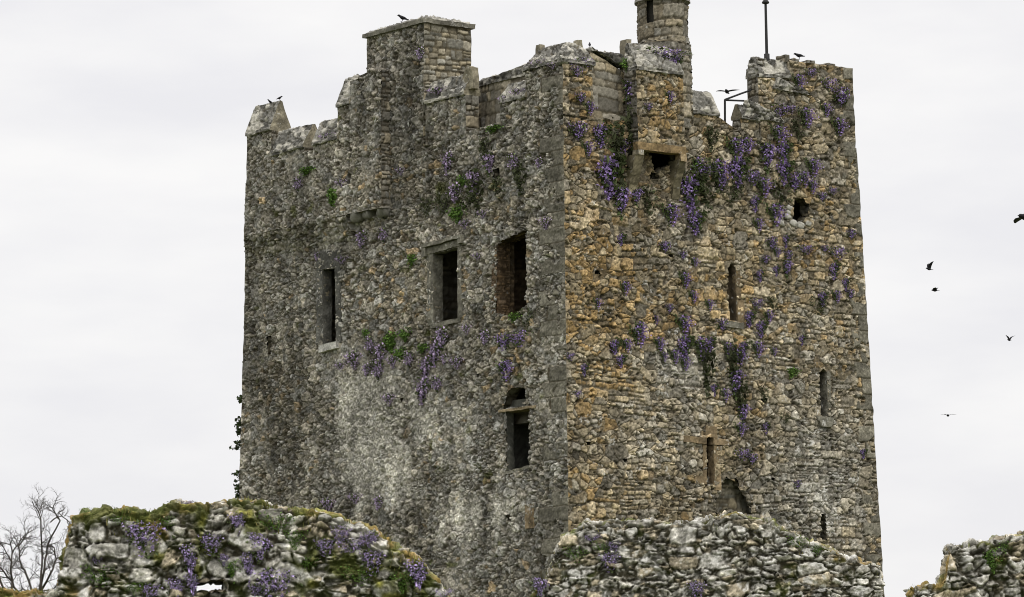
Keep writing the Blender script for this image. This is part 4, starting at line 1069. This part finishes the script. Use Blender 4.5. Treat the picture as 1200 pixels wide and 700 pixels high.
fl('R', 'dark', [(724, 176, 16, 70), (738, 150, 10, 60), (760, 232, 14, 30), (824, 215, 20, 50), (852, 222, 16, 30), (915, 225, 16, 30), (832, 160, 10, 26), (935, 150, 10, 22), (826, 425, 10, 55), (858, 425, 10, 50), (955, 358, 12, 22), (700, 160, 14, 18), (800, 205, 8, 20), (905, 355, 8, 16), (866, 462, 8, 44), (895, 460, 7, 16), (918, 490, 7, 12)])
fl('R', 'green', [(924, 436, 13, 11), (735, 75, 12, 16), (818, 200, 9, 20)])
fl('WL', 'nearp', [(170, 628, 30, 36), (221, 655, 12, 36), (224, 684, 10, 24), (248, 636, 18, 22), (277, 612, 12, 24), (115, 652, 14, 14), (178, 694, 16, 22), (205, 688, 12, 22), (290, 664, 9, 34), (298, 632, 14, 24), (304, 640, 18, 30), (322, 684, 28, 38), (382, 640, 16, 18), (401, 624, 18, 20), (413, 637, 30, 20), (435, 630, 16, 18), (437, 657, 18, 26), (487, 672, 16, 34), (521, 694, 18, 10), (302, 690, 14, 16), (262, 655, 8, 16)])
fl('WLT', 'nearp', [(214, 588, 24, 6)])
fl('WL', 'nearg', [(117, 672, 24, 22), (160, 690, 26, 14), (325, 610, 22, 22), (345, 630, 16, 20), (420, 672, 22, 20), (470, 680, 18, 22), (275, 668, 12, 22), (195, 612, 16, 14), (360, 660, 20, 14), (140, 610, 18, 10), (100, 600, 12, 10)])
fl('WR', 'nearp', [(695, 630, 16, 8), (715, 657, 15, 20), (719, 640, 10, 12), (632, 686, 14, 24), (817, 690, 14, 20)])
fl('WR', 'nearg', [(705, 640, 12, 14), (676, 648, 16, 16), (935, 634, 14, 14), (958, 645, 14, 12)])
fl('WF', 'nearg', [(1165, 655, 16, 24), (1178, 640, 14, 12)])
LAND = {'L': [('the tall narrow left window', 387, 360), ('the hood moulded window', 522, 335), ('the brick jambed window', 598, 318), ('the lower window arch', 606, 465), ('the three round corbels', 433, 252), ('the foot of the grey wall', 430, 590)],
        'R': [('the box oriel', 776, 150), ('the ragged breach', 938, 246), ('the slit with orange jamb', 858, 343), ('the grey moulded slit', 965, 460), ('the orange stone frame', 833, 535), ('the corner merlon', 685, 80), ('the right corner turret', 960, 95), ('the tower corner edge', 675, 300)],
        'O': [('the box oriel roof', 776, 70)], 'WL': [('the square hole in the near wall', 244, 687), ('the left end of the near wall', 90, 650), ('the hump of the near wall', 330, 600), ('the near wall slope', 470, 660)],
        'WR': [('the left end of the pale wall', 690, 640), ('the right end of the pale wall', 950, 640), ('the bottom of the pale wall', 815, 700)], 'WF': [('the step of the far right wall', 1120, 650)]}
LAND['WLT'] = [('the head of the near wall', 214, 600)]
NAMEK = dict(purple=('purple_flower_clump', 'purple flowers', 'flowers', 'purple flower clumps hanging on the tower'), mauve=('mauve_flower_clump', 'mauve flowers', 'flowers', 'mauve flower clumps on the grey wall'),
             nearp=('purple_flower_clump', 'purple flowers', 'flowers', 'purple flower clumps on the ruined walls'), green=('green_plant', 'bright green plant', 'plant', 'green plants rooted in the tower'),
             dark=('trailing_plant', 'dark trailing greenery', 'plant', 'dark trailing plants on the tower'), nearg=('green_plant', 'low green plant', 'plant', 'green plants on the ruined walls'))
def rel(dx, dy):
    s_ = []
    if abs(dy) > 12 and abs(dy) > .4 * abs(dx): s_.append('above' if dy < 0 else 'below')
    if abs(dx) > 12 and abs(dx) > .4 * abs(dy): s_.append('left of' if dx < 0 else 'right of')
    if not s_: return 'at'
    if len(s_) == 2: return s_[0] + ' and ' + s_[1]
    return s_[0]
buckets = {}
for n_, (kind, x, y, w, h, where) in enumerate(plants):
    lm = min(LAND[where], key=lambda q: math.hypot(q[1] - x, q[2] - y))
    buckets.setdefault((NAMEK[kind][1], rel(x - lm[1], y - lm[2]), lm[0]), []).append(n_)
LAB = {}
ORD = ['topmost', 'second', 'third', 'fourth', 'fifth', 'sixth', 'seventh', 'eighth', 'ninth', 'tenth', 'eleventh', 'twelfth', 'thirteenth', 'fourteenth', 'fifteenth', 'sixteenth', 'seventeenth', 'eighteenth', 'nineteenth', 'twentieth']
for (nm, rl, lm), ids in buckets.items():
    ids.sort(key=lambda i: (plants[i][2], plants[i][1]))
    for k_, i in enumerate(ids):
        sz = plants[i][3] * plants[i][4]
        tall = plants[i][4] / plants[i][3]
        ad = ('tall' if tall > 2.2 else 'broad' if tall < .9 else 'big' if sz > 330 else 'small' if sz < 110 else 'medium')
        w_ = 'clump of ' if 'flowers' in nm else ''
        if len(ids) == 1: LAB[i] = f'{ad} {w_}{nm} {rl} {lm}'
        else:
            o_ = 'lowest' if k_ == len(ids) - 1 else ORD[min(k_, 19)]
            LAB[i] = f'{o_} {w_}{nm} from top {rl} {lm}' if k_ and o_ != 'lowest' else f'{o_} {w_}{nm} {rl} {lm}'
def rotz(d): return math.atan2(d[1], d[0])
rp_ = random.Random(11)
for n_, (kind, x, y, w, h, where) in enumerate(plants):
    if where in 'LR':
        f = FL if where == 'L' else FR
        o_ = .0
        if where == 'L' and x < 447 and y < 245: o_ = O1
        if where == 'R' and 748 <= x <= 803 and y < 160: o_ = OB
        u_, z_ = f.px(x, y - h / 2, o_); Pp = f.pt(u_, z_, o_ + .01); dvec = f.d if where == 'R' else -f.d; fs = .62 if where == 'L' else .79
        sc = F / Pp[1]
    elif where == 'O':
        u_, z_ = FR.px(x, y - h / 2, .25); Pp = FR.pt(u_, z_, .25); dvec = dR; fs = .79; sc = F / Pp[1]
    else:
        Wl = {'WL': RWL, 'WLT': RWL, 'WR': RWR, 'WF': RWF}[where]; Pp = Wl.on(x, y - h / 2, .0 if where != 'WLT' else -.2); dvec = Wl.d; fs = 1; sc = F / Pp[1]
    kk = 1.06 if where == 'R' and kind == 'purple' else 1.0
    hm = h / sc * 1.12 * kk; wm = w / sc / fs * 1.15 * kk
    var = min(range(5), key=lambda i: abs(WIDTHS[i] - wm / hm) + .12 * rp_.random())
    nm, _, cat, grp = NAMEK[kind]
    e = empty(nm, Pp); e.rotation_euler = (0, 0, rotz(dvec)); e.scale = (wm / WIDTHS[var] * rp_.choice((-1, 1)) if False else wm / WIDTHS[var], max(hm, wm * .6), hm)
    tag(e, LAB[n_], cat, grp)
    for pn, me in PR[kind][var]: link(bpy.data.objects.new(pn, me), e)
# ivy sprays at the far left edge of the tower
acc = Acc(); r = np.random.RandomState(3); Ps = []
yy = r.uniform(462, 584, 800); yy = yy[(fbm(yy / 9, yy * 0, 2, 2) > -.12)]
for y in yy:
    z_ = float(FL.px(283, y)[1]); k_ = abs(r.normal()) * (.10 + .16 * math.exp(-((y - 525) / 22) ** 2))
    Ps.append(FL.pt(cornerline(z_) + k_, z_, r.uniform(-.3, .08)))
Ps = np.array(Ps); o0 = FL.pt(cornerline(11), 9.0, 0)
acc.add(*quads(r, Ps, .07, DKGREEN, .4)); iv = empty('ivy', o0); tag(iv, 'thin dark ivy climbing the far left edge of the tower', 'plant')
lv = acc.build('leaves', LEAF, iv, smooth=False, origin=o0); lv.location = (0, 0, 0)

def tube(acc, pts, rads, colr, seg=6):
    pts = [np.asarray(q, float) for q in pts]; V = []; n = len(pts)
    for i, q in enumerate(pts):
        t = pts[min(i + 1, n - 1)] - pts[max(i - 1, 0)]; t = t / (np.linalg.norm(t) + 1e-9)
        a = np.cross(t, [.3, .9, .31]); a /= np.linalg.norm(a); b = np.cross(t, a)
        for k in range(seg): th = 2 * math.pi * k / seg; V.append(q + (a * math.cos(th) + b * math.sin(th)) * rads[i])
    Q = [[i * seg + k, i * seg + (k + 1) % seg, (i + 1) * seg + (k + 1) % seg, (i + 1) * seg + k] for i in range(n - 1) for k in range(seg)]
    acc.add(V, np.tile(colr, (len(V), 1)), Q)
z0_ = float(FL.px(283, 590)[1])
acc = Acc(); tube(acc, [FL.pt(cornerline(z) + .03 + .03 * math.sin(z * 3), z, -.05) - o0 for z in np.linspace(9, z0_ + 3.2, 16)], [.02] * 16, (.05, .04, .03))
acc.build('stem', BARK, iv)

# ------------------------------------------------------------------ bare trees
def bare_tree(base_px, Y, limbs, seed, label):
    r = random.Random(seed); k = ray(*base_px); B = CAM + k / k[1] * Y; base = np.array([B[0], B[1], 0.0])
    t = empty('bare_tree', base); tag(t, label, 'tree', 'bare trees beyond the near wall')
    acc = Acc(); bark = (.055, .047, .038)
    tube(acc, [np.array([0, 0, 0]), np.array([.1, 0, 1.6]), np.array([.02, .1, 3.2]), B - base], [.17, .13, .11, .08], bark, 8)
    acc.build('trunk', BARK, t)
    acc = Acc()
    def twig(P, d, L_, rad, lev):
        n = 5; pts = [P]; 
        for i in range(n):
            d = d + np.array([r.gauss(0, .16), r.gauss(0, .16), r.gauss(.03, .12)]); d = d / np.linalg.norm(d); pts.append(pts[-1] + d * L_ / n)
        tube(acc, pts, [rad * (1 - .75 * i / n) for i in range(n + 1)], bark, 4)
        if lev > 0:
            for i in range(1, n + 1):
                if r.random() < .95:
                    s_ = np.cross(d, [0, 1, 0]) * r.choice((-1, 1)); dd = d * .6 + s_ * r.uniform(.4, .9) + np.array([0, r.uniform(-.5, .5), .1]); twig(pts[i], dd / np.linalg.norm(dd), L_ * r.uniform(.4, .62), rad * .5, lev - 1)
    for L_ in limbs:
        pts = []
        for j, (x, y) in enumerate(L_):
            k = ray(x, y); pts.append(CAM + k / k[1] * (Y + .35 * math.sin(j * 1.7 + x)) - base)
        # smooth the limb
        pp = []
        for a_, b_ in zip(pts[:-1], pts[1:]): pp += [a_ * (1 - q) + b_ * q + np.array([r.gauss(0, .012), 0, r.gauss(0, .012)]) for q in (0, .33, .66)]
        pp.append(pts[-1]); n = len(pp)
        R0 = .026 if L_[0][1] > 699 else .015
        tube(acc, pp, [R0 * (1 - .8 * i / n) for i in range(n)], bark, 5)
        for i in range(2, n - 2):
            if r.random() < .95:
                d = pp[i] - pp[i - 1]; d = d / np.linalg.norm(d); s_ = np.cross(d, [0, 1, 0]) * r.choice((-1, 1)); dd = d * .5 + s_ * r.uniform(.5, 1) + np.array([0, r.uniform(-.4, .4), .15])
                twig(pp[i], dd / np.linalg.norm(dd), r.uniform(.18, .36), .011, 3 if L_[0][1] > 699 and i % 2 else 2)
    acc.build('branches', BARK, t)
bare_tree((40, 702), 78, [[(40, 702), (47, 690), (49, 650), (49, 610), (45, 600), (38, 588)], [(44, 700), (52, 668), (56, 640), (70, 610), (62, 598), (58, 592)], [(46, 700), (60, 672), (66, 655), (64, 642), (50, 641)], [(42, 702), (30, 672), (24, 660), (22, 640), (30, 628), (36, 618)], [(48, 694), (62, 690), (75, 676), (78, 668)], [(60, 612), (70, 602), (82, 614), (90, 622)]], 3, 'taller bare twiggy tree at the end of the near wall')
bare_tree((12, 702), 74, [[(12, 702), (14, 680), (13, 660), (14, 640), (10, 632)], [(14, 696), (28, 690), (35, 694)], [(10, 702), (-4, 670), (-8, 655)], [(14, 650), (24, 632), (32, 624)], [(22, 700), (14, 682), (0, 664), (-6, 660)], [(13, 660), (4, 642), (2, 636)]], 8, 'lower bare tree at the left edge of the photo')

# ------------------------------------------------------------------ ironwork on the battlements
irc = (.03, .03, .03)
oo = -.25
u_, z_ = FR.px(898.5, 66, oo); Pb = FR.pt(u_, z_ - .15, oo); zt_ = float(FR.px(898.5, 5, oo)[1])
e = empty('lightning_rod', Pb); tag(e, 'slim dark upright pole with small cap on the right corner turret', 'pole')
acc = Acc(); hgt = zt_ - Pb[2]; tube(acc, [(0, 0, 0), (0, 0, hgt * .5), (0, 0, hgt)], [.05, .045, .04], irc, 10); acc.build('pole', IRON, e)
acc = Acc(); tube(acc, [(0, 0, hgt - .02), (0, 0, hgt), (0, 0, hgt + .03), (0, 0, hgt + .10), (0, 0, hgt + .13)], [.02, .10, .12, .08, .01], irc, 12); acc.build('cap', IRON, e)
acc = Acc(); tube(acc, [(0, 0, .02), (0, 0, .22), (0, 0, .23)], [.09, .09, .05], irc, 10); acc.build('socket', IRON, e)
oo = -.36
q = lambda x, y, o=oo: FR.pt(*FR.px(x, y, o), o)
P0 = q(849.5, 141); e = empty('metal_railing', P0); tag(e, 'broken thin metal railing beside the right corner turret', 'railing')
acc = Acc(); tube(acc, [(0, 0, -.1), q(849.5, 117) - P0], [.035, .035], irc); acc.build('post', IRON, e)
acc = Acc(); tube(acc, [q(849.5, 117) - P0, q(868, 110) - P0, q(888, 103) - P0], [.03] * 3, irc); acc.build('rail', IRON, e)
acc = Acc(); tube(acc, [q(849.5, 117.5) - P0, q(888, 119) - P0], [.03] * 2, irc); acc.build('rail', IRON, e)

# ------------------------------------------------------------------ birds
def bird(P, heading, pitch, size, label, wings=None, group=None, roll=0.0, legs=True):
    acc = Acc(); cb = np.array([.012, .012, .014])
    prof = [(-.205, -.005, .012, .003), (-.20, -.005, .034, .006), (-.10, .008, .030, .012), (-.06, .012, .046, .036), (0, .02, .062, .060), (.055, .035, .058, .058), (.095, .058, .040, .042), (.125, .078, .037, .038), (.150, .084, .031, .031), (.168, .082, .014, .014), (.20, .074, .003, .004)]
    if wings: prof = [(a, .02 + (b - .02) * .35, c, d) for a, b, c, d in prof]
    seg = 12; V = []
    for (x, z, ry, rz_) in prof:
        for k in range(seg): th = 2 * math.pi * k / seg; V.append((x, ry * math.cos(th), z + rz_ * math.sin(th)))
    Q = [[i * seg + k, i * seg + (k + 1) % seg, (i + 1) * seg + (k + 1) % seg, (i + 1) * seg + k] for i in range(len(prof) - 1) for k in range(seg)]
    C_ = np.tile(cb, (len(V), 1)); acc.add(V, C_, Q)
    if wings:
        for sgn, (dih, dih2) in ((1, wings[0]), (-1, wings[1])):
            st = [(0, .075, -.07), (.10, .095, -.075), (.20, .085, -.085), (.29, .045, -.09), (.36, -.02, -.095), (.40, -.075, -.11)]
            V = []; y = z = 0; last = 0
            for (sp, le, te) in st:
                dd = dih if sp <= .2 else dih2; y += (sp - last) * math.cos(dd); z += (sp - last) * math.sin(dd); last = sp
                th = .012 * (1 - sp / .5)
                for (xx, tz) in ((le, 0), ((le + te) / 2 + .02, th), (te, 0), ((le + te) / 2 + .02, -th * .6)): V.append((xx, sgn * y, .03 + z + tz))
            Q = [[i * 4 + k, i * 4 + (k + 1) % 4, (i + 1) * 4 + (k + 1) % 4, (i + 1) * 4 + k] for i in range(len(st) - 1) for k in range(4)] + [[len(V) - 4 + k for k in range(4)]]
            acc.add(V, np.tile(cb, (len(V), 1)), Q)
    else:
        for sgn in (1, -1):   # folded wing along the flank
            pr = [(.07, .05, .05, .028), (.02, .058, .05, .04), (-.06, .05, .04, .034), (-.13, .028, .018, .018), (-.185, .012, .004, .006)]
            V = []
            for (x, y, z, rz_) in pr:
                for k in range(8): th = 2 * math.pi * k / 8; V.append((x, sgn * y + .014 * math.cos(th), z + rz_ * math.sin(th) - .02))
            acc.add(V, np.tile(cb, (len(V), 1)), [[i * 8 + k, i * 8 + (k + 1) % 8, (i + 1) * 8 + (k + 1) % 8, (i + 1) * 8 + k] for i in range(4) for k in range(8)])
        if legs:
            cp_, sp_ = math.cos(-pitch), math.sin(-pitch)
            for sgn in (1, -1):
                ft = np.array([.01, sgn * .025, -.105]); ft = np.array([ft[0] * cp_ + ft[2] * sp_ * -1 * -1, ft[1], ft[2]])
                tube(acc, [(0, sgn * .025, -.02), (.0, sgn * .025, -.07), ft], [.012, .006, .005], cb, 5)
                tube(acc, [ft + np.array([-.02, 0, 0]), ft + np.array([.035, 0, -.002])], [.005, .003], cb, 5)
    o = acc.build('bird', FEATHER); o.location = P; o.rotation_mode = 'XYZ'; o.rotation_euler = (roll, -pitch, heading); o.scale = (size,) * 3
    return tag(o, label, 'bird', group)
def perch(face, x, y, o, **k):
    u_, z_ = face.px(x, y, o); return FR.pt(u_, z_, o) if face is FR else FL.pt(u_, z_, o)
GP, GF = 'black birds perched on the battlements', 'black birds flying beside the tower'
bird(perch(FL, 316.5, 120, O1 - .36), math.radians(200), .35, .62, 'left bird of two perched on the outermost merlon', group=GP)
bird(perch(FL, 327.5, 115.5, O1 - .36), math.radians(15), .2, .62, 'right bird of two perched on the outermost merlon', group=GP)
bird(perch(FL, 472, 22, -.15), math.radians(185), .15, 1.0, 'large black bird perched on the stair turret roof slab', group=GP)
bird(perch(FR, 936.5, 66, -.3), math.radians(190), -.05, .95, 'black bird perched on top of the right corner turret', group=GP)
bird(perch(FR, 691, 53, -.5), math.radians(90), .5, .55, 'tiny black bird perched beside the raking wall behind the corner merlon', group=GP)
bird(q(852, 108.5), math.radians(252), .1, .95, 'black bird with spread wings alighting on the metal railing', wings=((.15, .1), (.2, .1)), group=GF)
def fly(x, y, Y): k = ray(x, y); return CAM + k / k[1] * Y
bird(fly(1089, 316, 112), math.radians(200), .1, .62, 'upper flying bird of the close pair, wings raised', wings=((1.2, .9), (1.0, .7)), group=GF)
bird(fly(1096, 341, 112), math.radians(165), .0, .62, 'lower flying bird of the close pair, wings level', wings=((.3, .1), (.5, .3)), group=GF)
bird(fly(1183, 399, 130), math.radians(120), .1, .62, 'smallest flying bird, alone towards the right edge', wings=((.9, .4), (.9, .4)), group=GF)
bird(fly(1111, 487.5, 118), math.radians(100), .0, .62, 'lowest flying bird, alone below the others', wings=((.25, -.1), (.25, -.1)), group=GF)
bird(fly(1203, 256, 50), math.radians(215), .0, .72, 'largest flying bird, cut off by the right edge', wings=((-.15, -.3), (.3, .1)), group=GF, roll=.35)
